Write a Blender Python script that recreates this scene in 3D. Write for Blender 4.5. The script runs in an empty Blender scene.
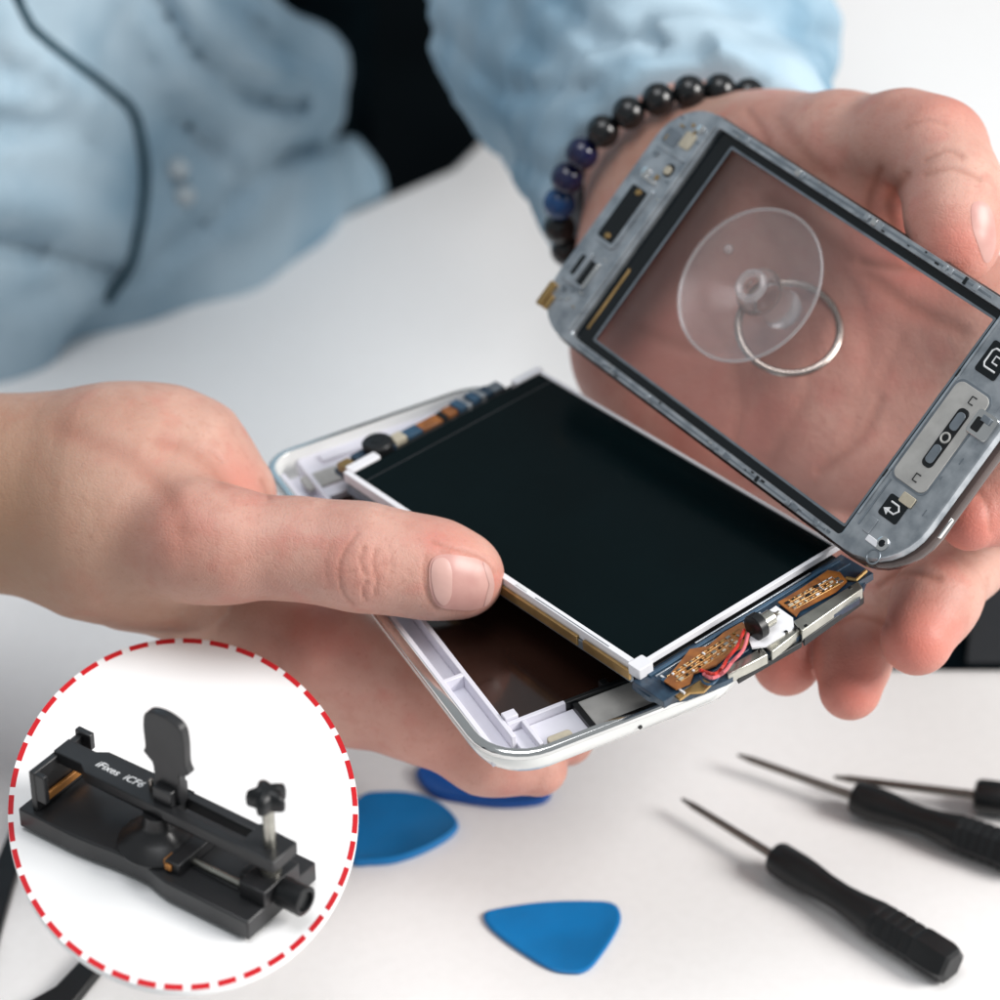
import bpy, bmesh, math, random
import numpy as np
from mathutils import Vector, Matrix
from mathutils.bvhtree import BVHTree
random.seed(7)
RNG = np.random.default_rng(5)
S = bpy.context.scene
COL = S.collection
MM = 0.001
# ------------------------------------------------------------------ camera
PITCH = math.radians(35); HCAM = 545.0; F = 3200.0
CR = np.array([1, 0, 0.]); CD = np.array([0, math.cos(PITCH), -math.sin(PITCH)])
CU = np.array([0, math.sin(PITCH), math.cos(PITCH)]); CP = np.array([0, 0, HCAM])
cam = bpy.data.objects.new('camera', bpy.data.cameras.new('camera')); COL.objects.link(cam)
cam.location = (0, 0, HCAM * MM); cam.rotation_euler = (math.pi / 2 - PITCH, 0, 0)
cam.data.sensor_width = 36; cam.data.lens = 36 * F / 1000
cam.data.clip_start = 0.01; cam.data.clip_end = 50
cam.data.dof.use_dof = True; cam.data.dof.focus_distance = 0.727; cam.data.dof.aperture_fstop = 9.8
S.camera = cam


def P(px, py, d):                     # point (mm, world) seen at a photo pixel, d mm deep
    return CP + d * (CD + (px - 500) / F * CR - (py - 500) / F * CU)


def T(px, py, z=0.0):                 # point at height z above the table
    r = CD + (px - 500) / F * CR - (py - 500) / F * CU
    return CP + r * ((z - HCAM) / r[2])


def to_px(V):
    Q = np.asarray(V) - CP
    d = Q @ CD
    return np.stack([500 + F * (Q @ CR) / d, 500 - F * (Q @ CU) / d, d], -1)


# ------------------------------------------------------------------ object helpers
def link(name, me, mat=None, parent=None, smooth=35, bevel=0):
    o = bpy.data.objects.new(name, me); COL.objects.link(o)
    if mat: me.materials.append(mat)
    if parent: o.parent = parent
    if smooth is not None and len(me.polygons):
        me.polygons.foreach_set('use_smooth', [True] * len(me.polygons))
        if smooth < 180: me.set_sharp_from_angle(angle=math.radians(smooth))
    if bevel:
        b = o.modifiers.new('bevel', 'BEVEL'); b.width = bevel * MM; b.segments = 2; b.limit_method = 'ANGLE'
        b.angle_limit = math.radians(35)
    return o


def tag(o, label, cat, group=None, kind=None):
    o['label'] = label; o['category'] = cat
    if group: o['group'] = group
    if kind: o['kind'] = kind
    return o


def empty(name, loc=(0, 0, 0), mat=None):
    o = bpy.data.objects.new(name, None); COL.objects.link(o); o.empty_display_size = 0.01
    if mat is not None: o.matrix_world = mat
    else: o.location = [c * MM for c in loc]
    return o


class MB:
    """collects shapes (mm) into one mesh"""
    def __init__(s): s.bm = bmesh.new()

    def quadloop(s, loops, cap0=True, cap1=True, closed=True):
        vs = [[s.bm.verts.new(Vector(p) * MM) for p in l] for l in loops]
        n = len(vs[0])
        for a, b in zip(vs, vs[1:]):
            for i in range(n if closed else n - 1):
                j = (i + 1) % n
                s.bm.faces.new((a[i], a[j], b[j], b[i]))
        if cap0: s.bm.faces.new(vs[0][::-1])
        if cap1: s.bm.faces.new(vs[-1])
        return s

    def box(s, x0, x1, y0, y1, z0, z1):
        return s.prism([(x0, y0), (x1, y0), (x1, y1), (x0, y1)], z0, z1)

    def prism(s, poly, z0, z1):
        return s.quadloop([[(x, y, z0) for x, y in poly], [(x, y, z1) for x, y in poly]])

    def ring(s, outer, inner, z0, z1):
        L = [[(x, y, z0) for x, y in outer], [(x, y, z1) for x, y in outer], [(x, y, z1) for x, y in inner], [(x, y, z0) for x, y in inner]]
        return s.quadloop(L + [L[0]], False, False)

    def tube(s, pts, r, n=10, cap=True):
        pts = [np.array(p, float) for p in pts]
        rs = r if hasattr(r, '__len__') else [r] * len(pts)
        loops = []; up = None
        for i, p in enumerate(pts):
            t = pts[min(i + 1, len(pts) - 1)] - pts[max(i - 1, 0)]; t /= np.linalg.norm(t) + 1e-12
            if up is None:
                up = np.cross(t, [0, 0, 1.0])
                if np.linalg.norm(up) < .1: up = np.cross(t, [1.0, 0, 0])
            up = up - t * (up @ t); up /= np.linalg.norm(up); w = np.cross(t, up)
            loops.append([p + rs[i] * (math.cos(a) * up + math.sin(a) * w) for a in np.linspace(0, 2 * math.pi, n, False)])
        return s.quadloop(loops, cap, cap)

    def lathe(s, a, b, prof, n=24):     # prof: (t mm along a->b, radius)
        a = np.array(a, float); b = np.array(b, float); t = (b - a) / np.linalg.norm(b - a)
        return s.tube_axis(a, t, prof, n)

    def tube_axis(s, a, t, prof, n):
        u = np.cross(t, [0, 0, 1.0])
        if np.linalg.norm(u) < .1: u = np.cross(t, [1.0, 0, 0])
        u /= np.linalg.norm(u); w = np.cross(t, u)
        return s.quadloop([[a + t * h + r * (math.cos(q) * u + math.sin(q) * w) for q in np.linspace(0, 2 * math.pi, n, False)] for h, r in prof])

    def torus(s, c, u, v, R, r, n=64, m=10):
        c, u, v = (np.array(q, float) for q in (c, u, v)); w = np.cross(u, v)
        L = []
        for a in np.linspace(0, 2 * math.pi, n, False):
            d = math.cos(a) * u + math.sin(a) * v
            L.append([c + d * (R + r * math.cos(b)) + w * r * math.sin(b) for b in np.linspace(0, 2 * math.pi, m, False)])
        return s.quadloop(L + [L[0]], False, False)

    def sphere(s, c, r, n=16):
        L = []
        for k in range(1, n):
            t = math.pi * k / n
            L.append([(c[0] + r * math.sin(t) * math.cos(a), c[1] + r * math.sin(t) * math.sin(a), c[2] + r * math.cos(t)) for a in np.linspace(0, 2 * math.pi, 2 * n, False)])
        return s.quadloop(L)

    def build(s, name, mat, parent=None, smooth=35, bevel=0):
        bmesh.ops.remove_doubles(s.bm, verts=s.bm.verts, dist=1e-7)
        bmesh.ops.recalc_face_normals(s.bm, faces=s.bm.faces)
        me = bpy.data.meshes.new(name); s.bm.to_mesh(me); s.bm.free()
        return link(name, me, mat, parent, smooth, bevel)


def rrect(x0, x1, y0, y1, r, k=8):
    rs = r if hasattr(r, '__len__') else [r] * 4
    out = []
    for (cx, cy, a0, rr) in ((x1, y1, 0, rs[0]), (x0, y1, 90, rs[1]), (x0, y0, 180, rs[2]), (x1, y0, 270, rs[3])):
        sx = -1 if cx == x1 else 1; sy = -1 if cy == y1 else 1
        for i in range(k + 1):
            a = math.radians(a0 + 90 * i / k)
            out.append((cx + sx * rr + rr * math.cos(a), cy + sy * rr + rr * math.sin(a)))
    return out


def catmull(pts, n=8, closed=False):
    pts = [np.array(p, float) for p in pts]; m = len(pts); out = []
    for i in range(m if closed else m - 1):
        g = lambda j: pts[j % m] if closed else pts[min(max(j, 0), m - 1)]
        a, b, c, d = g(i - 1), g(i), g(i + 1), g(i + 2)
        for t in np.linspace(0, 1, n, False):
            out.append(.5 * (2 * b + (c - a) * t + (2 * a - 5 * b + 4 * c - d) * t * t + (3 * b - a - 3 * c + d) * t ** 3))
    if not closed: out.append(pts[-1])
    return out


# ------------------------------------------------------------------ materials
def mat(name, col, rough=.5, metal=0, spec=.5, noise=None, bump=None, coat=0, emit=None):
    """noise=(scale, amount[, second colour]); bump=(scale, strength, distance mm)"""
    m = bpy.data.materials.new(name); m.use_nodes = True; nt = m.node_tree; b = nt.nodes['Principled BSDF']
    b.inputs['Base Color'].default_value = (*col, 1); b.inputs['Roughness'].default_value = rough
    b.inputs['Metallic'].default_value = metal; b.inputs['Specular IOR Level'].default_value = spec
    if coat: b.inputs['Coat Weight'].default_value = coat; b.inputs['Coat Roughness'].default_value = .05
    tc = nt.nodes.new('ShaderNodeTexCoord')
    if noise:
        n = nt.nodes.new('ShaderNodeTexNoise'); n.inputs['Scale'].default_value = noise[0]; n.inputs['Detail'].default_value = 6
        nt.links.new(tc.outputs['Object'], n.inputs['Vector'])
        mx = nt.nodes.new('ShaderNodeMix'); mx.data_type = 'RGBA'
        c2 = noise[2] if len(noise) > 2 else tuple(c * (1 - noise[1]) for c in col)
        mx.inputs['A'].default_value = (*col, 1); mx.inputs['B'].default_value = (*c2, 1)
        rp = nt.nodes.new('ShaderNodeMapRange'); rp.inputs['From Min'].default_value = .38; rp.inputs['From Max'].default_value = .66
        nt.links.new(n.outputs['Fac'], rp.inputs['Value']); nt.links.new(rp.outputs['Result'], mx.inputs['Factor'])
        nt.links.new(mx.outputs['Result'], b.inputs['Base Color'])
        r2 = nt.nodes.new('ShaderNodeMapRange'); r2.inputs['To Min'].default_value = rough * .85; r2.inputs['To Max'].default_value = min(1, rough * 1.2)
        nt.links.new(n.outputs['Fac'], r2.inputs['Value']); nt.links.new(r2.outputs['Result'], b.inputs['Roughness'])
    if bump:
        n = nt.nodes.new('ShaderNodeTexNoise'); n.inputs['Scale'].default_value = bump[0]; n.inputs['Detail'].default_value = 4
        nt.links.new(tc.outputs['Object'], n.inputs['Vector'])
        bp = nt.nodes.new('ShaderNodeBump'); bp.inputs['Strength'].default_value = bump[1]; bp.inputs['Distance'].default_value = bump[2] * MM
        nt.links.new(n.outputs['Fac'], bp.inputs['Height']); nt.links.new(bp.outputs['Normal'], b.inputs['Normal'])
    return m


def clear_mat(name, tint, gloss_rough=.03, haze=.05, hazecol=(.8, .8, .8), ior=1.45, boost=1.0):
    """thin clear sheet: see-through, fresnel gloss, a little haze"""
    m = bpy.data.materials.new(name); m.use_nodes = True; nt = m.node_tree; N = nt.nodes
    N.remove(N['Principled BSDF'])
    tr = N.new('ShaderNodeBsdfTransparent'); tr.inputs['Color'].default_value = (*tint, 1)
    gl = N.new('ShaderNodeBsdfGlossy'); gl.inputs['Roughness'].default_value = gloss_rough
    df = N.new('ShaderNodeBsdfDiffuse'); df.inputs['Color'].default_value = (*hazecol, 1)
    fr = N.new('ShaderNodeLayerWeight'); fr.inputs['Blend'].default_value = .5
    pw = N.new('ShaderNodeMath'); pw.operation = 'POWER'; pw.inputs[1].default_value = 3.5
    mu = N.new('ShaderNodeMath'); mu.operation = 'MULTIPLY_ADD'; mu.inputs[1].default_value = .75 * boost; mu.inputs[2].default_value = .035 * boost; mu.use_clamp = True
    m1 = N.new('ShaderNodeMixShader'); m1.inputs[0].default_value = haze
    m2 = N.new('ShaderNodeMixShader')
    L = nt.links.new
    L(tr.outputs[0], m1.inputs[1]); L(df.outputs[0], m1.inputs[2])
    L(fr.outputs['Facing'], pw.inputs[0]); L(pw.outputs[0], mu.inputs[0]); L(mu.outputs[0], m2.inputs[0]); L(m1.outputs[0], m2.inputs[1]); L(gl.outputs[0], m2.inputs[2])
    L(m2.outputs[0], N['Material Output'].inputs['Surface'])
    return m


def jelly_mat():
    m = mat('clear_jelly', (.95, .95, .95), .14, spec=.6, noise=(200, .04))
    m.node_tree.nodes['Principled BSDF'].inputs['Transmission Weight'].default_value = .88
    m.node_tree.nodes['Principled BSDF'].inputs['IOR'].default_value = 1.42
    return m


def skin_mat():
    m = bpy.data.materials.new('skin'); m.use_nodes = True; nt = m.node_tree; N = nt.nodes; L = nt.links.new
    b = N['Principled BSDF']
    tc = N.new('ShaderNodeTexCoord')
    def noise(sc, det=4):
        n = N.new('ShaderNodeTexNoise'); n.inputs['Scale'].default_value = sc; n.inputs['Detail'].default_value = det
        L(tc.outputs['Object'], n.inputs['Vector']); return n
    def mix(f, a, bcol, typ='MIX'):
        x = N.new('ShaderNodeMix'); x.data_type = 'RGBA'; x.blend_type = typ
        if isinstance(f, float): x.inputs['Factor'].default_value = f
        else: L(f, x.inputs['Factor'])
        if isinstance(a, tuple): x.inputs['A'].default_value = (*a, 1)
        else: L(a, x.inputs['A'])
        x.inputs['B'].default_value = (*bcol, 1)
        return x.outputs['Result']
    def rng(v, a, b2, c=0, d=1):
        r = N.new('ShaderNodeMapRange')
        for k, q in zip(('From Min', 'From Max', 'To Min', 'To Max'), (a, b2, c, d)): r.inputs[k].default_value = q
        L(v, r.inputs['Value']); return r.outputs['Result']
    def attr(nm):
        a = N.new('ShaderNodeAttribute'); a.attribute_name = nm; return a.outputs['Fac']
    c = mix(rng(noise(55).outputs['Fac'], .35, .68), (.57, .35, .285), (.475, .255, .205))
    c = mix(rng(noise(240, 3).outputs['Fac'], .5, .75, 0, .45), c, (.43, .205, .16))
    c = mix(rng(noise(125, 5).outputs['Fac'], .52, .72, 0, .5), c, (.52, .20, .165))
    c = mix(rng(noise(900, 2).outputs['Fac'], .60, .75, 0, .35), c, (.36, .16, .12))
    c = mix(attr('tan'), c, (.345, .205, .125))
    c = mix(attr('redness'), c, (.55, .17, .13))
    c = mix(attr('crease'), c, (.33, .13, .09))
    L(c, b.inputs['Base Color'])
    b.inputs['Roughness'].default_value = .5; b.inputs['Specular IOR Level'].default_value = .38
    b.inputs['Subsurface Weight'].default_value = .22; b.inputs['Subsurface Radius'].default_value = (1, .35, .2)
    b.inputs['Subsurface Scale'].default_value = .0035
    v = N.new('ShaderNodeTexVoronoi'); v.feature = 'DISTANCE_TO_EDGE'; v.inputs['Scale'].default_value = 1050
    ds = noise(350, 2); vm = N.new('ShaderNodeMix'); vm.data_type = 'VECTOR'; vm.inputs['Factor'].default_value = .0006
    L(tc.outputs['Object'], vm.inputs['A']); L(ds.outputs['Color'], vm.inputs['B']); L(vm.outputs['Result'], v.inputs['Vector'])
    b1 = N.new('ShaderNodeBump'); b1.inputs['Strength'].default_value = .25; b1.inputs['Distance'].default_value = .00012
    L(rng(v.outputs['Distance'], 0, .25), b1.inputs['Height'])
    b2 = N.new('ShaderNodeBump'); b2.inputs['Strength'].default_value = .4; b2.inputs['Distance'].default_value = .0005
    L(noise(260, 5).outputs['Fac'], b2.inputs['Height']); L(b1.outputs['Normal'], b2.inputs['Normal'])
    v2 = N.new('ShaderNodeTexVoronoi'); v2.feature = 'DISTANCE_TO_EDGE'; v2.inputs['Scale'].default_value = 430
    L(vm.outputs['Result'], v2.inputs['Vector'])
    b3 = N.new('ShaderNodeBump'); b3.inputs['Strength'].default_value = .1; b3.inputs['Distance'].default_value = .00025
    L(rng(v2.outputs['Distance'], 0, .12), b3.inputs['Height']); L(b2.outputs['Normal'], b3.inputs['Normal'])
    L(b3.outputs['Normal'], b.inputs['Normal'])
    return m


M = dict(
    skin=skin_mat(),
    nail=mat('nail', (.50, .265, .235), .36, spec=.4, noise=(150, .1, (.56, .32, .28))),
    lunula=mat('pale_nail', (.56, .34, .30), .36, spec=.4, noise=(150, .1)),
    table=mat('white_laminate', (.83, .825, .82), .42, spec=.35, noise=(330, .03, (.812, .806, .80)), bump=(900, .2, .12)),
    shirt=mat('chambray', (.39, .505, .585), .95, spec=.08, noise=(18, .2, (.20, .32, .415)), bump=(1600, .5, .5)),
    hem=mat('dark_hem', (.035, .075, .10), .9, spec=.1, noise=(200, .3)),  # dark colour for the shade under the shirt flap
    button=mat('pale_button', (.50, .56, .59), .5, noise=(300, .15)),
    trousers=mat('black_cloth', (.003, .006, .008), 1.0, spec=.0, noise=(60, .4)),
    floor=mat('dark_floor', (.008, .011, .013), .9, spec=0, noise=(6, .3)),
    silver=mat('silver_plastic', (.47, .50, .53), .30, metal=.7, noise=(210, .22, (.27, .30, .33)), bump=(520, .3, .12)),
    silver_dark=mat('grey_metal', (.21, .24, .27), .38, metal=.5, noise=(200, .25)),
    chrome=mat('chrome', (.78, .78, .77), .12, metal=1, noise=(60, .12)),
    bezel=mat('bronze_bezel', (.075, .050, .045), .22, metal=.4, noise=(90, .3), coat=.4),
    blackglass=mat('black_gloss', (.004, .007, .009), .12, spec=.45, noise=(40, .3)),
    lcd=mat('dark_display', (.0012, .005, .006), .22, spec=.07, noise=(25, .25)),
    blackplastic=mat('black_plastic', (.009, .010, .011), .36, spec=.36, noise=(150, .3), bump=(1200, .2, .08)),
    blackmatt=mat('black_anodised', (.017, .0175, .019), .36, spec=.55, noise=(120, .22), bump=(2500, .18, .06)),
    discblack=mat('satin_black', (.012, .012, .013), .32, spec=.5, noise=(150, .2)),
    white=mat('white_plastic', (.77, .77, .80), .38, noise=(80, .05)),
    shellwhite=mat('glossy_white', (.80, .81, .79), .15, noise=(40, .04), coat=.5),
    lilac=mat('inner_white_plastic', (.72, .71, .78), .45, noise=(90, .08)),
    brownfloor=mat('brown_black_gloss', (.030, .013, .009), .14, spec=.6, noise=(30, .4), coat=.3),
    gold=mat('gold_foil', (.52, .33, .13), .35, metal=.8, noise=(180, .35)),
    flex=mat('orange_flex', (.32, .11, .02), .38, noise=(300, .35, (.17, .055, .012)), coat=.3),
    pcb=mat('blue_board', (.006, .018, .038), .35, noise=(260, .4, (.02, .05, .085)), coat=.2),
    chipblue=mat('blue_chip', (.03, .08, .14), .35, noise=(260, .3)),
    tin=mat('tin_shield', (.46, .45, .40), .28, metal=.9, noise=(220, .25)),
    plate=mat('warm_grey_plate', (.43, .42, .40), .42, metal=.05, noise=(220, .18)),
    beige=mat('beige_pad', (.48, .43, .33), .6, noise=(220, .2)),
    red=mat('red_wire', (.50, .03, .02), .4, noise=(100, .1)),
    pink=mat('pink_wire', (.62, .14, .16), .4, noise=(100, .1)),
    bluepick=mat('blue_nylon', (.002, .175, .46), .36, spec=.4, noise=(70, .12), bump=(1500, .15, .06)),
    darkbluepick=mat('dark_blue_nylon', (.004, .075, .33), .38, spec=.4, noise=(70, .12)),
    lightmark=mat('pale_print', (.72, .73, .74), .5, noise=(300, .08)),
    mat=mat('white_mat', (.90, .90, .90), .6, spec=.2, noise=(30, .01)),
    reddash=mat('red_print', (.62, .008, .016), .5, noise=(120, .08)),
    orange=mat('copper_pad', (.50, .21, .05), .4, metal=.3, noise=(220, .25)),
    steel=mat('steel', (.46, .42, .38), .25, metal=1, noise=(300, .2)),
    darksteel=mat('dark_steel', (.24, .22, .20), .3, metal=1, noise=(300, .2)),
    bead=mat('black_bead', (.004, .005, .006), .22, spec=.6, noise=(100, .3)),
    navybead=mat('navy_bead', (.008, .010, .05), .14, spec=.6, noise=(100, .3)),
    bluebead=mat('blue_bead', (.005, .06, .20), .2, spec=.6, noise=(100, .3)),
    glass=clear_mat('thin_glass', (.965, .945, .945), .03, .02, (.7, .66, .66), 1.5, .7),
    clear=clear_mat('clear_vinyl', (.96, .96, .96), .2, .085, (.9, .9, .9), 1.42, .8),
    jelly=jelly_mat(),
    clearrim=clear_mat('clear_vinyl_thick', (.93, .93, .93), .12, .26, (.95, .95, .95), 1.45, 1.6),
)

# ------------------------------------------------------------------ signed-distance sculpting (world mm)
def smin(a, b, k):
    if k <= 0: return np.minimum(a, b)
    h = np.maximum(k - np.abs(a - b), 0) / k
    return np.minimum(a, b) - h * h * k * .25


def cone(G, a, b, ra, rb, flat=None):
    a = np.asarray(a, np.float32); b = np.asarray(b, np.float32)
    pa = G - a; ba = b - a
    L2 = float(ba @ ba) + 1e-9
    h = np.clip(pa @ ba / L2, 0, 1)
    q = pa - h[..., None] * ba
    if flat is not None:
        n, s = np.asarray(flat[0], np.float32), flat[1]
        q = q + (q @ n)[..., None] * n * (s - 1)
    return np.sqrt((q * q).sum(-1)) - (ra + h * (rb - ra))


def surface_nets(D, lo, vox):
    ins = D < 0
    nx, ny, nz = D.shape
    corners = [(i, j, k) for i in (0, 1) for j in (0, 1) for k in (0, 1)]
    cnt = np.zeros((nx - 1, ny - 1, nz - 1), np.int8)
    for i, j, k in corners: cnt += ins[i:nx - 1 + i, j:ny - 1 + j, k:nz - 1 + k]
    act = (cnt > 0) & (cnt < 8)
    idx = np.argwhere(act); vid = -np.ones(act.shape, np.int64); vid[act] = np.arange(len(idx))
    acc = np.zeros((len(idx), 3)); w = np.zeros(len(idx))
    for c0 in corners:
        for ax in range(3):
            if c0[ax]: continue
            c1 = list(c0); c1[ax] = 1
            d0 = D[idx[:, 0] + c0[0], idx[:, 1] + c0[1], idx[:, 2] + c0[2]]
            d1 = D[idx[:, 0] + c1[0], idx[:, 1] + c1[1], idx[:, 2] + c1[2]]
            x = (d0 < 0) != (d1 < 0)
            t = d0 / np.where(x, d0 - d1, 1)
            p = np.tile(np.array(c0, float), (len(idx), 1)); p[:, ax] = t
            acc[x] += p[x]; w[x] += 1
    V = (idx + acc / w[:, None]) * vox + lo
    F_ = []
    for ax in range(3):
        s0 = [slice(None)] * 3; s1 = [slice(None)] * 3
        s0[ax] = slice(0, -1); s1[ax] = slice(1, None)
        a = ins[tuple(s0)]; b = ins[tuple(s1)]
        e = np.argwhere(a != b)
        u, v = (ax + 1) % 3, (ax + 2) % 3
        ok = (e[:, u] > 0) & (e[:, v] > 0) & (e[:, u] < D.shape[u] - 1) & (e[:, v] < D.shape[v] - 1)
        e = e[ok]
        q = []
        for du, dv in ((-1, -1), (0, -1), (0, 0), (-1, 0)):
            g = e.copy(); g[:, u] += du; g[:, v] += dv
            q.append(vid[g[:, 0], g[:, 1], g[:, 2]])
        q = np.stack(q, 1)
        fl = ~a[e[:, 0], e[:, 1], e[:, 2]]
        q[fl] = q[fl][:, ::-1]
        F_.append(q)
    return V, np.concatenate(F_)


def relax(V, Q, n=3):
    e = np.concatenate([Q[:, [0, 1]], Q[:, [1, 2]], Q[:, [2, 3]], Q[:, [3, 0]]]); e = np.concatenate([e, e[:, ::-1]])
    for it in range(n):
        for lam in (.5, -.52) if it < n - 1 else (.5, -.3):
            A = np.zeros_like(V); c = np.bincount(e[:, 0], minlength=len(V)).astype(float)
            for k in range(3): A[:, k] = np.bincount(e[:, 0], weights=V[e[:, 1], k], minlength=len(V))
            V = V + lam * (A / c[:, None] - V)
    return V


def sculpt(fn, lo, hi, vox, n=3):
    lo = np.asarray(lo, float); hi = np.asarray(hi, float)
    ax = [np.arange(lo[i], hi[i] + vox, vox, dtype=np.float32) for i in range(3)]
    D = np.empty([len(a) for a in ax], np.float32)
    step = 24
    for i in range(0, len(ax[0]), step):
        G = np.stack(np.meshgrid(ax[0][i:i + step], ax[1], ax[2], indexing='ij'), -1)
        D[i:i + step] = fn(G)
    D[0] = D[-1] = 5; D[:, 0] = D[:, -1] = 5; D[:, :, 0] = D[:, :, -1] = 5
    V, Q = surface_nets(D, lo, vox)
    return relax(V, Q, n), Q


def vnormals(V, Q):
    n = np.cross(V[Q[:, 2]] - V[Q[:, 0]], V[Q[:, 3]] - V[Q[:, 1]])
    N = np.zeros_like(V)
    for k in range(4):
        for c in range(3): N[:, c] += np.bincount(Q[:, k], weights=n[:, c], minlength=len(V))
    return N / (np.linalg.norm(N, axis=1)[:, None] + 1e-12)


def mesh_from(name, V, Q, origin):
    me = bpy.data.meshes.new(name)
    me.from_pydata(((V - np.asarray(origin)) * MM).tolist(), [], Q.tolist())
    me.update(); return me


def chain(pts, flat=None):            # (px, py, depth, r)
    X = [(P(*p[:3]), p[3]) for p in pts]
    return [(a[0], b[0], a[1], b[1], flat) for a, b in zip(X, X[1:])]


def eval_groups(groups):
    def fn(G):
        D = None
        for kj, kin, prims in groups:
            g = None
            for p in prims:
                d = cone(G, *p); g = d if g is None else smin(g, d, kin)
            D = g if D is None else smin(D, g, kj)
        return D
    return fn


def bounds(groups, pad=4):
    A = []
    for _, _, prims in groups:
        for a, b, ra, rb, f in prims: A += [a - ra, a + ra, b - rb, b + rb]
    A = np.array(A); return A.min(0) - pad, A.max(0) + pad


def seg_dist2(px, line):
    d = np.full(len(px), 1e9)
    for a, b in zip(line, line[1:]):
        a = np.array(a, float); b = np.array(b, float); ba = b - a
        h = np.clip(((px - a) @ ba) / (ba @ ba + 1e-9), 0, 1)
        d = np.minimum(d, np.linalg.norm(px - a - h[:, None] * ba, axis=1))
    return d


def dress_skin(V, Q, creases, reds, tans):
    """engraves creases; reds / tans are (point mm, radius mm, amount) patches of skin colour"""
    N = vnormals(V, Q); px = to_px(V)
    facing = ((CP - V) * N).sum(1) > 0
    cr = np.zeros(len(V))
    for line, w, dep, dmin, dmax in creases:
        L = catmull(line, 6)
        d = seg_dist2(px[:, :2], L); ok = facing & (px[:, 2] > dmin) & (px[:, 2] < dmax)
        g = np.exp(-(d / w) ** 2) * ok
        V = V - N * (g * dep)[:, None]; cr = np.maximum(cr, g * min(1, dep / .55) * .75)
    lst_k = 1.0; rd = np.zeros(len(V)); tn = np.zeros(len(V))
    for arr, lst in ((rd, reds), (tn, tans)):
        for c, r, a in lst:
            np.maximum(arr, a * np.exp(-((np.linalg.norm(V - c, axis=1) / r) ** 2)), out=arr)
    return V, cr, rd * lst_k, tn


# ------------------------------------------------------------------ poses of the flat phone pieces (fitted once, metric)
def rod(r):
    r = np.array(r); t = np.linalg.norm(r); k = r / t
    K = np.array([[0, -k[2], k[1]], [k[2], 0, -k[0]], [-k[1], k[0], 0]])
    return np.eye(3) + math.sin(t) * K + (1 - math.cos(t)) * K @ K


class Pose:
    def __init__(s, p):
        B = np.stack([CR, -CU, CD], 1)
        s.R = B @ rod(p[:3]); s.t = CP + B @ np.array(p[3:])
        s.M = Matrix.Identity(4)
        for i in range(3):
            for j in range(3): s.M[i][j] = s.R[i, j]
            s.M[i][3] = s.t[i] * MM

    def w(s, x, y, z=0): return s.R @ np.array([x, y, z]) + s.t
    def loc(s, W): return s.R.T @ (np.asarray(W) - s.t)

    def at(s, px, py, z=0):           # local xy where a pixel's ray meets the plane at height z
        r = CD + (px - 500) / F * CR - (py - 500) / F * CU
        n = s.R[:, 2]; o = s.t + n * z
        k = (n @ (o - CP)) / (n @ r); return tuple(s.loc(CP + r * k)[:2])


LCD = Pose([7.61534, 3.38262, -2.1814, -35.91214, -5.4371, 784.05919])
GLS = Pose([-2.92897, -0.98686, 1.09828, 23.07022, -40.14534, 792.43481])
SHL = Pose([-3.20525, -1.90868, 1.05567, -60.28024, -10.37515, 804.36088])
if __name__ == '__main__':
    print('LCD corners in shell frame', [SHL.loc(LCD.w(x, y, 0)).round(1).tolist() for x, y in ((0, 0), (106, 0), (106, 62), (0, 62), (122, 20))])
    print('world normals', LCD.R[:, 2].round(2), SHL.R[:, 2].round(2), GLS.R[:, 2].round(2))

# ================================================================== SETTING
fl = MB().box(-2500, 2500, -1500, 3500, -760, -740).build('floor', M['floor']); fl['kind'] = 'structure'
e0 = T(-160, 402)[:2]; e1 = T(-5, 345)[:2]; e2 = T(215, 272)[:2]; e3 = T(452, 168)[:2]; e4 = T(640, -20)[:2]
tb = empty('table', (0, 900, -740)); tag(tb, 'white laminate table under the tools and the hands', 'table')
poly = [(-900, -150), (1100, -150), (1100, 2300), (e4[0] + 330, 2300), tuple(e4), tuple(e3), tuple(e2), tuple(e1), tuple(e0), (-900, e0[1] - 180)]
def off(poly, o): return [(x - o[0], y - o[1]) for x, y in poly]
MB().prism(off(poly, (0, 900)), 740 - 28, 740).build('tabletop', M['table'], tb, bevel=2)
lg = MB()
for x, y in ((-850, -80), (1050, -80), (1050, 2240)): 
    MB().box(x - 25, x + 25, y - 925, y - 875, 0, 711).build('leg', M['table'], tb, bevel=2)

# ================================================================== PERSON
PORG = P(0, 300, 1300); PORG[2] = -740
person = empty('person', PORG)
tag(person, 'person in a light blue shirt taking a phone apart with both hands', 'person')

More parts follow.
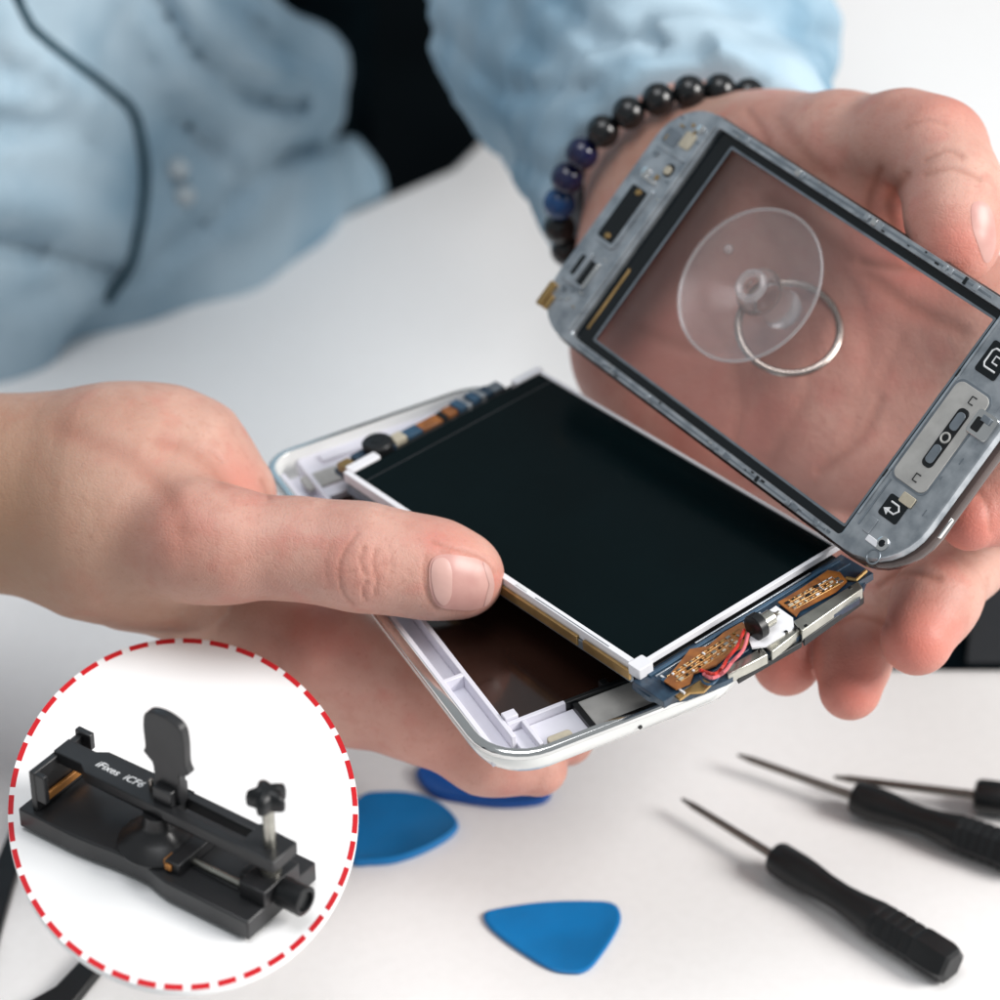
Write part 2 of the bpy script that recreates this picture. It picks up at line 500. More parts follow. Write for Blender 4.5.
# hand gripping the back shell (left of the picture)
A = [
    (0, 14, chain([(-420, 462, 830, 30), (-150, 482, 800, 24), (0, 493, 780, 20.5), (62, 497, 777, 19.6), (105, 498, 774, 22.5)]) +
        chain([(132, 494, 774, 24.8), (158, 506, 774, 22.6)]) +
        chain([(112, 540, 768, 18.5), (185, 585, 776, 12.5)]) +
        chain([(190, 462, 778, 14.5), (230, 497, 778, 10)])),
    (7, 6, chain([(125, 528, 766, 16), (196, 541, 750, 13.4), (232, 546, 747.5, 12.0), (300, 549, 746, 10.9), (345, 555, 745, 10.7), (368, 558, 744.5, 11.1), (410, 565, 745, 10.4), (440, 570, 746, 10.1), (464, 576, 747.5, 9.4)])),
    (1.2, 8, chain([(130, 580, 776, 12.5), (205, 598, 784, 11), (285, 624, 783, 13.5), (350, 682, 779, 14), (395, 705, 777, 11.5)]) +
        chain([(250, 610, 790, 10), (335, 672, 790, 11), (400, 712, 788, 9)])),
    (4, 6, chain([(330, 650, 772, 12), (420, 712, 772, 11.0), (490, 748, 773, 10.6), (538, 767, 775, 7.2)])),
    (3, 6, chain([(330, 640, 795, 11), (430, 680, 800, 10), (520, 728, 792, 8.8), (566, 738, 784, 7)])),
    (3, 6, chain([(300, 610, 805, 11), (400, 630, 815, 10.5), (500, 680, 805, 9), (560, 710, 795, 7.0)])),
    (3, 6, chain([(260, 580, 812, 10), (360, 590, 825, 9), (440, 620, 818, 8), (500, 650, 810, 7)])),
]
VOX = 0.66
lo, hi = bounds(A); lo[0] = P(-260, 500, 800)[0]
VA, QA = sculpt(eval_groups(A), lo, hi, VOX)
cA = [
    ([(357, 534), (345, 550), (339, 570), (343, 592), (353, 604)], 1.9, .28, 700, 760),
    ([(364, 547), (361, 560), (365, 574)], 1.6, .38, 700, 760),
    ([(367, 581), (363, 590), (366, 600)], 1.6, .34, 700, 760),
    ([(376, 550), (373, 563), (377, 580), (374, 596)], 1.6, .30, 700, 760),
    ([(388, 545), (392, 556), (391, 574)], 1.7, .12, 700, 760),
    ([(344, 573), (355, 571)], 1.5, .14, 700, 760),
    ([(377, 566), (389, 563)], 1.5, .14, 700, 760),
    ([(352, 586), (362, 583)], 1.4, .1, 700, 760),
    ([(330, 545), (325, 565), (328, 585)], 2.2, .10, 700, 760),
    ([(432, 541), (447, 547), (466, 551), (484, 559), (495, 572)], 2.2, .30, 700, 760),
    ([(426, 556), (424, 575), (428, 597), (438, 609)], 2.2, .26, 700, 760),
    ([(440, 551), (448, 552)], 2, .2, 700, 760),
    ([(210, 450), (217, 455), (223, 462)], 2.5, .25, 700, 790),
    ([(262, 480), (266, 488), (269, 498)], 3, .3, 700, 790),
    ([(160, 440), (185, 446), (205, 458), (222, 480)], 8, .28, 700, 790),
    ([(60, 430), (120, 452), (165, 490), (180, 530)], 12, .35, 700, 800),
]
rA = [(P(186, 532, 742), 11, .50), (P(365, 575, 736), 9, .45), (P(452, 553, 738), 10, .42), (P(258, 480, 760), 9, .75), (P(490, 585, 740), 9, .45),
      (P(330, 650, 760), 16, .40), (P(430, 735, 765), 24, .35), (P(225, 530, 742), 16, .25), (P(520, 770, 770), 18, .35)]
tA = [(P(-30, 530, 760), 45, .9), (P(70, 545, 755), 30, .6), (P(140, 585, 760), 28, .6), (P(120, 500, 748), 26, .32)]  # wrist tan, plus brown patches painting shade onto the back of the hand
VA, crA, rdA, tnA = dress_skin(VA, QA, cA, rA, tA)

# hand behind the glass frame (right of the picture)
B = [
    (0, 20, chain([(600, -120, 1010, 28), (648, 70, 898, 24), (690, 190, 850, 22.5), (720, 240, 836, 21)]) +
        chain([(720, 240, 836, 20), (850, 310, 808, 14.5), (1030, 345, 785, 12.5)]) +
        chain([(715, 250, 836, 20), (850, 350, 808, 14), (1000, 430, 788, 12)]) +
        chain([(700, 260, 836, 19), (800, 390, 811, 14), (930, 490, 793, 11)]) +
        chain([(685, 270, 838, 17), (690, 370, 820, 13), (840, 500, 803, 10)]) +
        chain([(800, 205, 815, 13), (880, 245, 800, 10.5), (965, 300, 792, 10.5)]) +
        chain([(665, 290, 843, 17), (650, 352, 832, 14), (705, 440, 818, 11.5)]) +
        chain([(715, 190, 842, 19), (775, 175, 820, 15), (835, 162, 800, 12)])),
    (8, 6, chain([(765, 172, 818, 15.5), (842, 148, 794, 12.8), (905, 141, 778, 11.4), (936, 150, 769, 11.4), (953, 190, 760, 10.9), (956, 225, 754, 10.5), (956, 247, 752, 9.0)])),
    (4, 5, chain([(1030, 345, 785, 12.5), (1085, 420, 778, 10.8), (1055, 478, 760, 9.8), (1010, 500, 747, 9.6), (970, 519, 741, 7.4)])),
    (1.2, 5, chain([(1000, 430, 788, 12.5), (1012, 500, 787, 11), (968, 556, 773, 9.6), (936, 600, 758, 9.6), (917, 639, 750, 8.6)])),
    (1, 5, chain([(930, 490, 793, 11.5), (905, 535, 790, 9.6), (876, 595, 779, 8.7), (854, 655, 767, 8.5), (850, 689, 763, 7.5)])),
    (1, 5, chain([(840, 500, 803, 11), (838, 560, 796, 9.5), (815, 610, 784, 8.0), (789, 655, 774, 7.9), (785, 665, 772, 7.0)])),
]
lo, hi = bounds(B); lo[2] = min(lo[2], 20); hi[1] = P(640, 20, 905)[1]; hi[2] += 4
VB, QB = sculpt(eval_groups(B), lo, hi, VOX)
cB = [
    ([(905, 175), (890, 200), (893, 228), (912, 262)], 6, .55, 740, 840),
    ([(880, 170), (868, 205), (878, 240)], 5, .45, 740, 830),
    ([(862, 262), (890, 268), (925, 266)], 6, .5, 740, 840),
    ([(760, 220), (800, 290), (810, 380), (770, 460)], 8, .18, 740, 870),
    ([(840, 260), (870, 340), (850, 440)], 8, .15, 740, 870),
    ([(900, 340), (860, 420), (800, 500)], 7, .12, 740, 870),
    ([(700, 300), (740, 380), (735, 440)], 7, .16, 740, 870),
    ([(925, 160), (945, 150), (962, 156)], 3, .3, 740, 800),
    ([(925, 175), (950, 168), (980, 178)], 3, .3, 740, 800),
    ([(880, 585), (905, 572), (938, 578)], 4, .45, 730, 790),
    ([(836, 622), (860, 615), (886, 624)], 4, .35, 730, 790),
    ([(965, 480), (985, 500), (990, 530)], 3, .25, 720, 790),
]
cB += [([(820, 470), (860, 440), (880, 400)], 6, .3, 740, 860), ([(640, 330), (700, 350), (760, 340)], 8, .3, 740, 870), ([(780, 120), (800, 150), (830, 175)], 7, .25, 740, 840),
       ([(905, 128), (925, 120), (945, 124)], 2.5, .2, 740, 800), ([(770, 200), (830, 240), (900, 300), (960, 330)], 9, .4, 740, 860), ([(748, 112), (762, 130), (768, 150)], 5, .25, 740, 860)]
rB = [(P(955, 260, 742), 14, .75), (P(930, 230, 748), 11, .45), (P(962, 530, 735), 15, .95), (P(915, 648, 741), 15, .95), (P(850, 690, 753), 15, .95), (P(785, 665, 762), 15, .95),
      (P(905, 250, 780), 18, .75), (P(760, 160, 795), 20, .30), (P(650, 330, 800), 34, .50), (P(850, 320, 785), 22, .35), (P(700, 440, 795), 30, .55), (P(940, 110, 765), 12, .45), (P(880, 480, 780), 20, .25), (P(890, 600, 745), 8, .2)]
VB, crB, rdB, tnB = dress_skin(VB, QB, cB, rB, [(P(660, 170, 815), 22, .35)])

# arms and trunk under the clothes, coarse
def arms(G):
    d = None
    for ch in (chain([(-240, 470, 808, 29), (-520, 440, 850, 36), (-760, 330, 1000, 40), (-560, -120, 1240, 52)]),
               chain([(636, 10, 942, 25), (600, -120, 1010, 31), (560, -330, 1120, 40), (380, -620, 1270, 50)])):
        for p in ch:
            q = cone(G, *p); d = q if d is None else smin(d, q, 20)
    for a, b, ra, rb in ((BEL, CHE, 92, 105), (CHE, CHE + np.array([0, 30, 130.]), 95, 40)):
        d = smin(d, cone(G, a, b, ra, rb), 30)
    return d


TE = np.array([*T(190, 280)[:2], 0.])                     # on the table edge in front of the belly
EN = np.array([e3[1] - e1[1], -(e3[0] - e1[0]), 0.]); EN /= -np.linalg.norm(EN)   # away from the table
ED = np.array([e3[0] - e1[0], e3[1] - e1[1], 0.]); ED /= np.linalg.norm(ED)
BEL = TE - ED * 70 + EN * 128 + np.array([0, 0, -60.])
CHE = BEL + EN * -25 + np.array([0, 0, 330.]) - ED * 25
VC, QC = sculpt(arms, [-420, 450, -80], [150, 1400, 520], 7)
Vall = np.concatenate([VA, VB, VC]); Qall = np.concatenate([QA, QB + len(VA), QC + len(VA) + len(VB)])
me = mesh_from('body', Vall, Qall, PORG)
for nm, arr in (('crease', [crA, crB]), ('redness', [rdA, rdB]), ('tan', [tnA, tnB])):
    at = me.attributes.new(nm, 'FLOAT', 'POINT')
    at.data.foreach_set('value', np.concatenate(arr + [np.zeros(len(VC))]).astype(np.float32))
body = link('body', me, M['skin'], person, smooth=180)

bvA = BVHTree.FromPolygons([tuple(v) for v in VA], [tuple(q) for q in QA])
bvB = BVHTree.FromPolygons([tuple(v) for v in VB], [tuple(q) for q in QB])


def patch(bv, outline, name, m, parent, rise=.45, thick=.5, n=14, dome=.25, org=PORG):
    """plate laid on a sculpted surface inside an outline; it keeps its own thickness"""
    O = np.array(catmull(outline, 8, True)); c = O.mean(0)
    top = []; bot = []
    rings = np.linspace(0, 1, n)
    vt = []
    for s in rings[1:]:
        row = []
        for q in O:
            x, y = c + (q - c) * s
            d = P(x, y, 1000) - CP
            h = bv.ray_cast(Vector(CP), Vector(d).normalized())
            row.append((np.array(h[0]) if h[0] is not None else None, np.array(h[1]) if h[0] is not None else None, s))
        vt.append(row)
    # fill misses from the ring inside
    for i, row in enumerate(vt):
        for j, (p, nn, s) in enumerate(row):
            if p is None: row[j] = (vt[i - 1][j][0], vt[i - 1][j][1], s)
    nrm = np.mean([r[1] for r in vt[0]], 0); nrm /= np.linalg.norm(nrm)
    lift = lambda p, nn, s, a: (p + nn * a - org)
    L = [[lift(p, nn, s, rise + dome * (1 - s * s)) for p, nn, s in row] for row in vt]
    Lb = [[lift(p, nn, s, rise - thick) for p, nn, s in vt[-1]]]
    mb = MB(); mb.quadloop(L + Lb, True, True)
    return mb.build(name, m, parent, smooth=60)


patch(bvA, [(429, 577), (431, 561), (441, 555), (460, 556), (478, 560), (489, 568), (492, 585), (488, 602), (474, 609), (455, 609), (440, 606), (432, 595)], 'nail', M['nail'], body, .3, .6)
patch(bvA, [(431, 576), (433, 562), (442, 558), (449, 563), (452, 578), (450, 597), (443, 604), (435, 595)], 'nail_base', M['lunula'], body, .52, .4, dome=.2)
patch(bvA, [(482, 563), (488, 567), (492, 577), (493, 588), (489, 601), (483, 605), (488, 594), (489, 578)], 'nail_edge', M['lunula'], body, .42, .4, dome=.05)
patch(bvB, [(972, 205), (984, 202), (993, 215), (996, 240), (992, 258), (985, 262), (978, 245), (972, 225)], 'nail', M['nail'], body, .08, .5, dome=.15)

# shirt trunk with folds
def creased(q, folds, shape):          # sharp valleys with a soft ridge beside them
    c = np.zeros(len(q))
    for line, dep in folds:
        L = np.array(line, float); s_ = seg_dist2(q, line)
        c += dep * np.exp(-s_ / 7) - .55 * dep * np.exp(-((s_ - 22) / 13) ** 2)
    return c.reshape(shape)


SHIRT_FOLDS = [([(150, -10), (190, 50), (250, 95), (300, 105)], 6), ([(215, -20), (262, 40), (320, 62)], 5), ([(150, 262), (215, 215), (290, 150), (330, 140)], 5), ([(165, 110), (215, 150), (245, 205)], 4),
               ([(-20, 130), (50, 128), (115, 150)], 5), ([(-20, 60), (40, 85), (70, 110)], 4), ([(30, 300), (70, 285), (150, 275)], 3)]
SLEEVE_FOLDS = [([(440, 30), (500, 90), (590, 92)], 5), ([(545, -20), (600, 40), (700, 50)], 6), ([(690, -20), (750, 30), (830, 40)], 5), ([(470, 110), (520, 160), (556, 180)], 4), ([(500, -20), (520, 40), (560, 66)], 4), ([(640, 20), (660, 62), (720, 72)], 4)]


def shirt_fn(G):
    d = cone(G, BEL, CHE, 122, 140)
    d = smin(d, cone(G, CHE, CHE + np.array([0, 20, 90.]), 140, 110), 30)
    d = smin(d, cone(G, P(-40, 285, 1040), P(180, 240, 1083), 30, 30), 45)
    d = smin(d, cone(G, P(180, 240, 1083), P(330, 196, 1122), 30, 18), 60)
    d = smin(d, cone(G, P(20, 40, 1026), P(95, 105, 1040), 14, 8), 40)
    d = smin(d, cone(G, P(200, 30, 1036), P(290, 70, 1069), 20, 16), 40)
    d = smin(d, cone(G, P(-20, 170, 1023), P(100, 190, 1042), 16, 10), 26)
    d = -smin(-d, cone(G, P(-60, 236, 1022), P(118, 262, 1044), 9, 6), 10)
    x, y, z = G[..., 0], G[..., 1], G[..., 2]
    d = d + .8 * np.sin(x * .05 + z * .07 + 1.3) + 1.2 * np.sin(x * .13 - z * .05 + y * .08) + .8 * np.sin(x * .035 - z * .03 + 2)
    d = d + 1.2 * (.6 - np.abs(np.sin(x * .022 + z * .034 + .8 * np.sin(z * .02))))
    q = to_px(G.reshape(-1, 3).astype(np.float64))[:, :2]          # front panel lapped over the other, a cloth's thickness proud
    d = d + creased(q, SHIRT_FOLDS, d.shape)
    lx = np.interp(q[:, 1], [p[1] for p in FLAP], [p[0] for p in FLAP])
    side = ((q[:, 0] - lx) * .30).reshape(d.shape)
    yl = np.interp(q[:, 0], [-80, 0, 60, 130], [236, 243, 256, 272])
    left = np.clip((lx - q[:, 0]) / 8, 0, 1)
    d = d + (left * (9 * np.exp(-((q[:, 1] - yl) / 8) ** 2) - 6 * np.exp(-((q[:, 1] - yl + 45) / 24) ** 2) + 4 * np.exp(-((q[:, 1] - 122) / 12) ** 2))).reshape(d.shape)
    return np.minimum(d, np.maximum(np.maximum(d - 6.5, side), -side - 120))


FLAP = [(-60, -160), (-10, -40), (8, -8), (25, 28), (60, 58), (100, 88), (126, 112), (136, 150), (138, 190), (131, 235), (122, 268), (100, 300), (70, 330), (40, 400)]
VS, QS = sculpt(shirt_fn, [-420, 740, -220], [60, 1360, 420], 4.5)


def sleeve_fn(G):
    a, b, c, e = P(696, 192, 862), P(634, 10, 945), P(600, -130, 1015), P(430, -480, 1230)
    ax = (b - a) / np.linalg.norm(b - a)
    a0 = a - ax * 40
    d = cone(G, a0, b, 35, 52)
    d = smin(d, cone(G, b, c, 52, 60), 20); d = smin(d, cone(G, c, e, 60, 75), 30)
    x, y, z = G[..., 0], G[..., 1], G[..., 2]
    t = (G - a) @ ax
    fold = np.clip((t + 4) / 40, .15, 1)
    d = d + fold * (4.0 * (.6 - np.abs(np.sin(t * .055 + x * .05 + .7 * np.sin(y * .05)))) + 1.4 * np.sin(t * .13 + x * .07) + 1.2 * np.sin(x * .12 + y * .06 - z * .05) + 1.2 * np.sin(t * .33 - x * .08 + z * .06))
    q = to_px(G.reshape(-1, 3).astype(np.float64))
    near = (G @ CD < P(0, 0, 0) @ CD + 955).astype(np.float32)
    d = d + creased(q[:, :2], SLEEVE_FOLDS, d.shape) * near * .55
    d = d - 2.2 / (1 + np.exp(np.clip((t - 15) / .8, -30, 30))) + 1.0 * np.exp(-((t - 9) / 1.4) ** 2)                # stitched line of the cuff
    d = np.maximum(d, -(d + 11.0))
    return np.maximum(d, -(t + 3 + 1.5 * np.sin(x * .11)))


VT_, QT = sculpt(sleeve_fn, [-110, 640, 80], [230, 1130, 560], 2.7)
VR, QR = sculpt(lambda G: np.maximum(smin(cone(G, P(-720, 330, 985), P(-540, -100, 1230), 58, 72), cone(G, P(-620, 420, 900), P(-760, 320, 1000), 44, 56), 20),
                                     -1e3), [-480, 500, -80], [-60, 1400, 420], 6)
Vs = np.concatenate([VS, VT_, VR]); Qs = np.concatenate([QS, QT + len(VS), QR + len(VS) + len(VT_)])
shirt = link('shirt', mesh_from('shirt', Vs, Qs, PORG), M['shirt'], person, smooth=180)
shirt['label'] = 'light blue chambray shirt'
bvS = BVHTree.FromPolygons([tuple(v) for v in VS], [tuple(q) for q in QS])


def on_shirt(px, py, up=0):
    h = bvS.ray_cast(Vector(CP), Vector(P(px, py, 1000) - CP).normalized())
    if h[0] is None: return None
    return np.array(h[0]) + np.array(h[1]) * up


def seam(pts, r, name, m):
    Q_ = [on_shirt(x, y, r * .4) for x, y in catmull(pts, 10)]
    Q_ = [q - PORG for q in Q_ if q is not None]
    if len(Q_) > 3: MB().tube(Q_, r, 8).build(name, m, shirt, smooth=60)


seam([(x + 5, y) for x, y in FLAP[0:12]], 1.7, 'front_edge', M['hem'])  # dark tube painting the shade line under the lapped front panel
for (x, y) in ((176, 168), (183, 196)):
    c = on_shirt(x, y, 1)
    if c is not None: MB().sphere(c - PORG, 3.6, 8).build('button', M['button'], shirt)

# black trousers in the gap between trunk and arm
def trousers_fn(G):
    h0 = BEL + np.array([0, 0, -200.]) + EN * 30
    d = cone(G, h0 - ED * 60, h0 + ED * 90, 120, 110)
    for s in (-90, 110):
        d = smin(d, cone(G, h0 + ED * s, h0 + ED * (s * 1.6) - EN * 380 + np.array([0, 0, -10.]), 95, 70), 30)
    d = smin(d, cone(G, h0 + ED * 150 + EN * 60, BEL + ED * 200 + EN * 120 + np.array([0, 0, 330.]), 115, 120), 30)
    return np.maximum(d, np.where((G @ EN - TE @ EN) < 8, G[..., 2] + 34, -1e3))


VX, QX = sculpt(trousers_fn, [-560, 500, -460], [420, 1750, 420], 9)
link('trousers', mesh_from('trousers', VX, QX, PORG), M['trousers'], person, smooth=180)

# ================================================================== BRACELET
bc = P(685, 196, 848)
n_ = P(740, 280, 815) - P(655, 90, 872); n_ /= np.linalg.norm(n_)
u_ = np.cross(n_, CD); u_ /= np.linalg.norm(u_)
if u_ @ CR < 0: u_ = -u_
v_ = np.cross(n_, u_)
if v_ @ CD > 0: v_ = -v_
br = empty('bead_bracelet', bc); tag(br, 'black bead bracelet with one blue bead around the wrist', 'bracelet')
NB = 26; RB = 34.5
MB().torus((0, 0, 0), u_, v_, RB, .9, 60, 6).build('cord', M['blackplastic'], br)
for i in range(NB):
    a = math.radians(8 + i * 360 / NB)
    c = RB * (math.cos(a) * u_ + math.sin(a) * v_)
    kind = 'bluebead' if i == 11 else 'navybead' if i in (9, 10) else 'bead'
    b = MB().sphere(c, 4.35, 10).build('bead', M[kind], br, smooth=180)
    if i == 11: b['label'] = 'blue bead'

# ================================================================== FRONT FRAME WITH GLASS
fr = empty('phone_front_frame', mat=GLS.M)
tag(fr, 'silver phone front frame with clear glass held open above the screen', 'phone frame')
OUT = rrect(-21.5, 113, -4.6, 62.6, (17, 13, 13, 15))
INN = rrect(-6.0, 94.6, -2.6, 60.2, 1.2)
MB().ring(OUT, INN, -2.2, 0.6).build('silver_plate', M['silver'], fr, bevel=.3)
OUT2 = rrect(-22.2, 113.8, -5.3, 63.3, (17.5, 13.5, 13.5, 15.5)); IN2 = rrect(-19, 110.5, -3.6, 61.6, 12)
MB().quadloop([[(x, y, z) for x, y in o] for o, z in ((IN2, -2.3), (OUT, -2.25), (OUT2, -3.0), (OUT2, -5.6), (OUT, -7.2), (IN2, -7.6), (IN2, -2.3))], False, False).build('outer_bezel', M['bezel'], fr, smooth=50)
MB().ring(INN, rrect(0, 93, 0, 57.7, .3), -1.6, -1.0).build('black_border', M['blackglass'], fr)
MB().ring(rrect(-.5, 93.5, -.5, 58.2, .5), rrect(0.1, 92.9, .1, 57.6, .3), -1.0, -.85).build('glass_edge', M['silver_dark'], fr)
MB().box(-5.5, 94, -2.2, 59.8, -2.9, -2.25).build('glass_pane', M['glass'], fr)


def bit(name, m, x0, x1, y0, y1, z0=.5, z1=1.0, par=None, r=None, bev=.12):
    mb = MB()
    if r: mb.prism(rrect(x0, x1, y0, y1, r, 5), z0, z1)
    else: mb.box(x0, x1, y0, y1, z0, z1)
    return mb.build(name, M[m], par or fr, bevel=bev)


# earpiece end
ep = bit('earpiece_surround', 'silver', -18.6, -10.8, 20.2, 38.4, .55, 1.15, r=1)
bit('earpiece', 'blackglass', -17.7, -11.9, 21.4, 37.0, 1.1, 1.3, ep, r=.6)
for y in (22.6, 35.8):
    MB().lathe((-14.5, y, 1.25), (-14.5, y, 2), [(0, .9), (.35, .8), (.4, .3)], 12).build('contact', M['gold'], ep)
for x0, x1, y0, y1 in ((-18.2, -16.4, 9.6, 15.4), (-14.6, -12.4, 8.6, 15.4)):
    bit('slot', 'blackglass', x0, x1, y0, y1, .55, .75)
bit('clip', 'silver', -19, -11.5, 7.4, 8.6, .55, 1.4); bit('clip', 'silver', -16.2, -14.9, 8.6, 17, .55, 1.3)
bit('clip', 'chrome', -12.2, -11.2, 8.4, 15.8, .55, 1.1)
gp = bit('gold_connector', 'gold', -21.0, -19.0, -1.5, 5.5, .4, 1.6, r=.6)
bit('gold_connector', 'gold', -18.6, -17.2, -1.4, 2.5, .55, 1.2)
bit('sensor_window', 'blackplastic', -12.6, -9.6, 42.8, 46.4, .5, .8, r=1.3)
bit('sensor_window', 'beige', -12.4, -10.1, 43.3, 45.6, .75, 1.1, r=1.0)
bit('sensor_window', 'beige', -13.5, -9.8, 51, 55.5, .55, .95, r=.8)
MB().lathe((-10.2, 57.4, .5), (-10.2, 57.4, 2), [(0, 1.2), (.6, 1.1), (.8, .5)], 14).build('screw', M['chrome'], fr)
MB().lathe((-16.8, 41.2, .5), (-16.8, 41.2, 2), [(0, 1.4), (.7, 1.2), (.9, .5)], 14).build('screw', M['chrome'], fr)
bit('rib', 'chrome', -17.6, -12, 39.4, 40.3, .55, 1.3)
bit('rib', 'silver', -19.5, -8, 48, 48.8, .55, 1.0); bit('rib', 'silver_dark', -19.3, -14, 49.6, 54, .55, .8, r=1)
MB().tube([(-7.4, y, .8) for y in np.linspace(-2, 60, 5)], .45, 8).build('rim_wire', M['silver'], fr)
bit('copper_strip', 'gold', -4.4, -3.7, 1, 19, -1.0, -.8)
# side rails
for x in (3, 22, 23.8, 47, 49.5, 51, 74, 76, 84):
    bit('clip', 'chrome' if x in (22, 49.5) else 'silver', x, x + random.uniform(1, 2.2), 60.6, 62.2, .5, random.uniform(.8, 1.3))
    bit('clip', 'silver_dark' if x in (23.8, 51, 76) else 'silver', x + 3, x + 3 + random.uniform(1, 2.6), -4.3, -3.0, .5, random.uniform(.8, 1.2))
for y0, y1 in ((60.9, 62.1), (-4.2, -3.1)):
    bit('rail_groove', 'silver_dark', -2, 90, y0 + .3, y1 - .3, .55, .68)
bit('notch', 'blackglass', 50.1, 50.9, 60.5, 62.4, .5, 1.05); bit('notch', 'blackglass', 81, 81.8, 60.5, 62.4, .5, 1.0); bit('notch', 'blackglass', 66, 66.8, -4.4, -2.9, .5, 1.0)
for _ in range(34):
    x = random.uniform(-2, 92); top = random.random() < .5
    y = random.uniform(60.5, 62.0) if top else random.uniform(-4.3, -3.2)
    bit('burr', random.choice(['chrome', 'silver_dark', 'silver', 'blackplastic']), x, x + random.uniform(.3, 1.4), y, y + random.uniform(.2, .6), .55, random.uniform(.66, 1.0), bev=0)
for _ in range(26):
    x, y = random.uniform(-19, -8), random.uniform(2, 58)
    if -18.6 < x < -10.8 and 19 < y < 39: continue
    bit('burr', random.choice(['chrome', 'silver_dark', 'silver_dark', 'gold']), x, x + random.uniform(.3, 1.4), y, y + random.uniform(.3, 1.6), .55, random.uniform(.7, 1.2), bev=0)
# home button end
hp = bit('button_plate', 'plate', 96.2, 106.8, 15.6, 42.2, .55, .95, r=2.0)
MB().ring(rrect(95.6, 107.3, 15, 42.8, 2.4), rrect(96.3, 106.7, 15.7, 42.1, 2), .5, .72).build('plate_outline', M['silver_dark'], hp)
bit('button_contact', 'blackplastic', 101.0, 104.4, 21.4, 37.2, .9, 1.15, hp, r=1.3)
bit('button_contact', 'silver_dark', 101.5, 103.9, 22.4, 27.2, 1.1, 1.35, hp, r=1)
bit('button_contact', 'silver_dark', 101.6, 104, 31.5, 36.2, 1.1, 1.35, hp, r=1)
MB().torus((102.7, 29.3, 1.15), (1, 0, 0), (0, 1, 0), 1.15, .28, 20, 8).build('contact_ring', M['plate'], hp)
for y, s in ((18.2, 1), (39.6, -1)):
    MB().tube([(103.4, y - .9, 1.0), (102, y - .9, 1.0), (102, y + .9, 1.0), (103.4, y + .9, 1.0)], .17, 6).build('print', M['blackplastic'], hp)
MB().tube([(95.3, y, .7) for y in np.linspace(4, 58, 4)], .38, 8).build('rib', M['silver'], fr)
MB().tube([(97.0, y, .65) for y in np.linspace(2, 14.6, 3)], .25, 8).build('rib', M['silver_dark'], fr)
MB().tube([(95.0, y, .75) for y in np.linspace(14, 16, 3)], .45, 8).build('notch', M['blackplastic'], fr)
MB().tube([(95.0, y, .75) for y in np.linspace(42, 44, 3)], .45, 8).build('notch', M['blackplastic'], fr)
k1 = bit('key_window', 'blackglass', 99.4, 105.4, 6.6, 12.2, .55, .9, r=.7)
MB().tube([(101.0, 10.6, .95), (103.4, 10.6, .95), (104.2, 9.6, .95), (103.4, 8.4, .95), (100.9, 8.4, .95), (100.6, 8.4, .95)], .24, 8).build('key_symbol', M['lightmark'], k1)
MB().prism([(100.2, 8.4), (101.8, 7.4), (101.8, 9.4)], .88, 1.12).build('key_symbol', M['lightmark'], k1)
bit('foam_pad', 'beige', 102.2, 106.2, 11.6, 14.2, .75, 1.15, r=.4)
k2 = bit('key_window', 'blackglass', 97.6, 104.0, 45.8, 54.0, .55, .9, r=.7)
MB().tube([(103, 47.6, .95), (99.6, 47.6, .95), (99, 48.4, .95), (99, 51.6, .95), (99.6, 52.4, .95), (103, 52.4, .95)], .24, 8).build('key_symbol', M['lightmark'], k2)
MB().tube([(102.4, 49.2, .95), (100.8, 49.2, .95), (100.8, 50.9, .95), (102.4, 50.9, .95)], .22, 8).build('key_symbol', M['lightmark'], k2)
bit('white_tab', 'white', 101.2, 104.8, .0, 1.5, .6, 1.1, r=.2); bit('white_tab', 'silver', 98.8, 101.0, 1.4, 5.4, .6, .95, r=.2)
for cx, cy, r in ((105.6, 1.6, 1.7),):
    MB().lathe((cx, cy, .5), (cx, cy, 2), [(0, r), (.45, r), (.6, r * .75)], 18).build('screw_hole', M['chrome'], fr)
    MB().lathe((cx, cy, 1.0), (cx, cy, 2), [(0, r * .55), (.2, r * .5)], 14).build('screw_hole', M['blackglass'], fr)
MB().torus((105.5, -2.0, .6), (1, 0, 0), (0, 1, 0), 1.7, .25, 24, 6).build('boss', M['silver_dark'], fr)
bk = bit('spring_clip', 'chrome', 105.8, 112.0, 33.2, 39.4, .6, 1.5, r=.8)
bit('clip_hole', 'blackplastic', 106.6, 109, 34.2, 37.6, 1.45, 1.62, bk, r=.4); bit('clip_tab', 'silver_dark', 108, 110.5, 37, 38.6, 1.45, 2.1, bk)
bit('side_key', 'chrome', 113.5, 114.2, 10, 15.5, -4.6, -3.2, r=None, bev=.3)
for _ in range(16):
    x = random.uniform(107.2, 111); y = random.uniform(8, 54)
    bit('scratch', 'silver' if _ % 2 else 'silver_dark', x, x + random.uniform(.2, .7), y, y + random.uniform(.4, 2.5), .55, .68, bev=0)

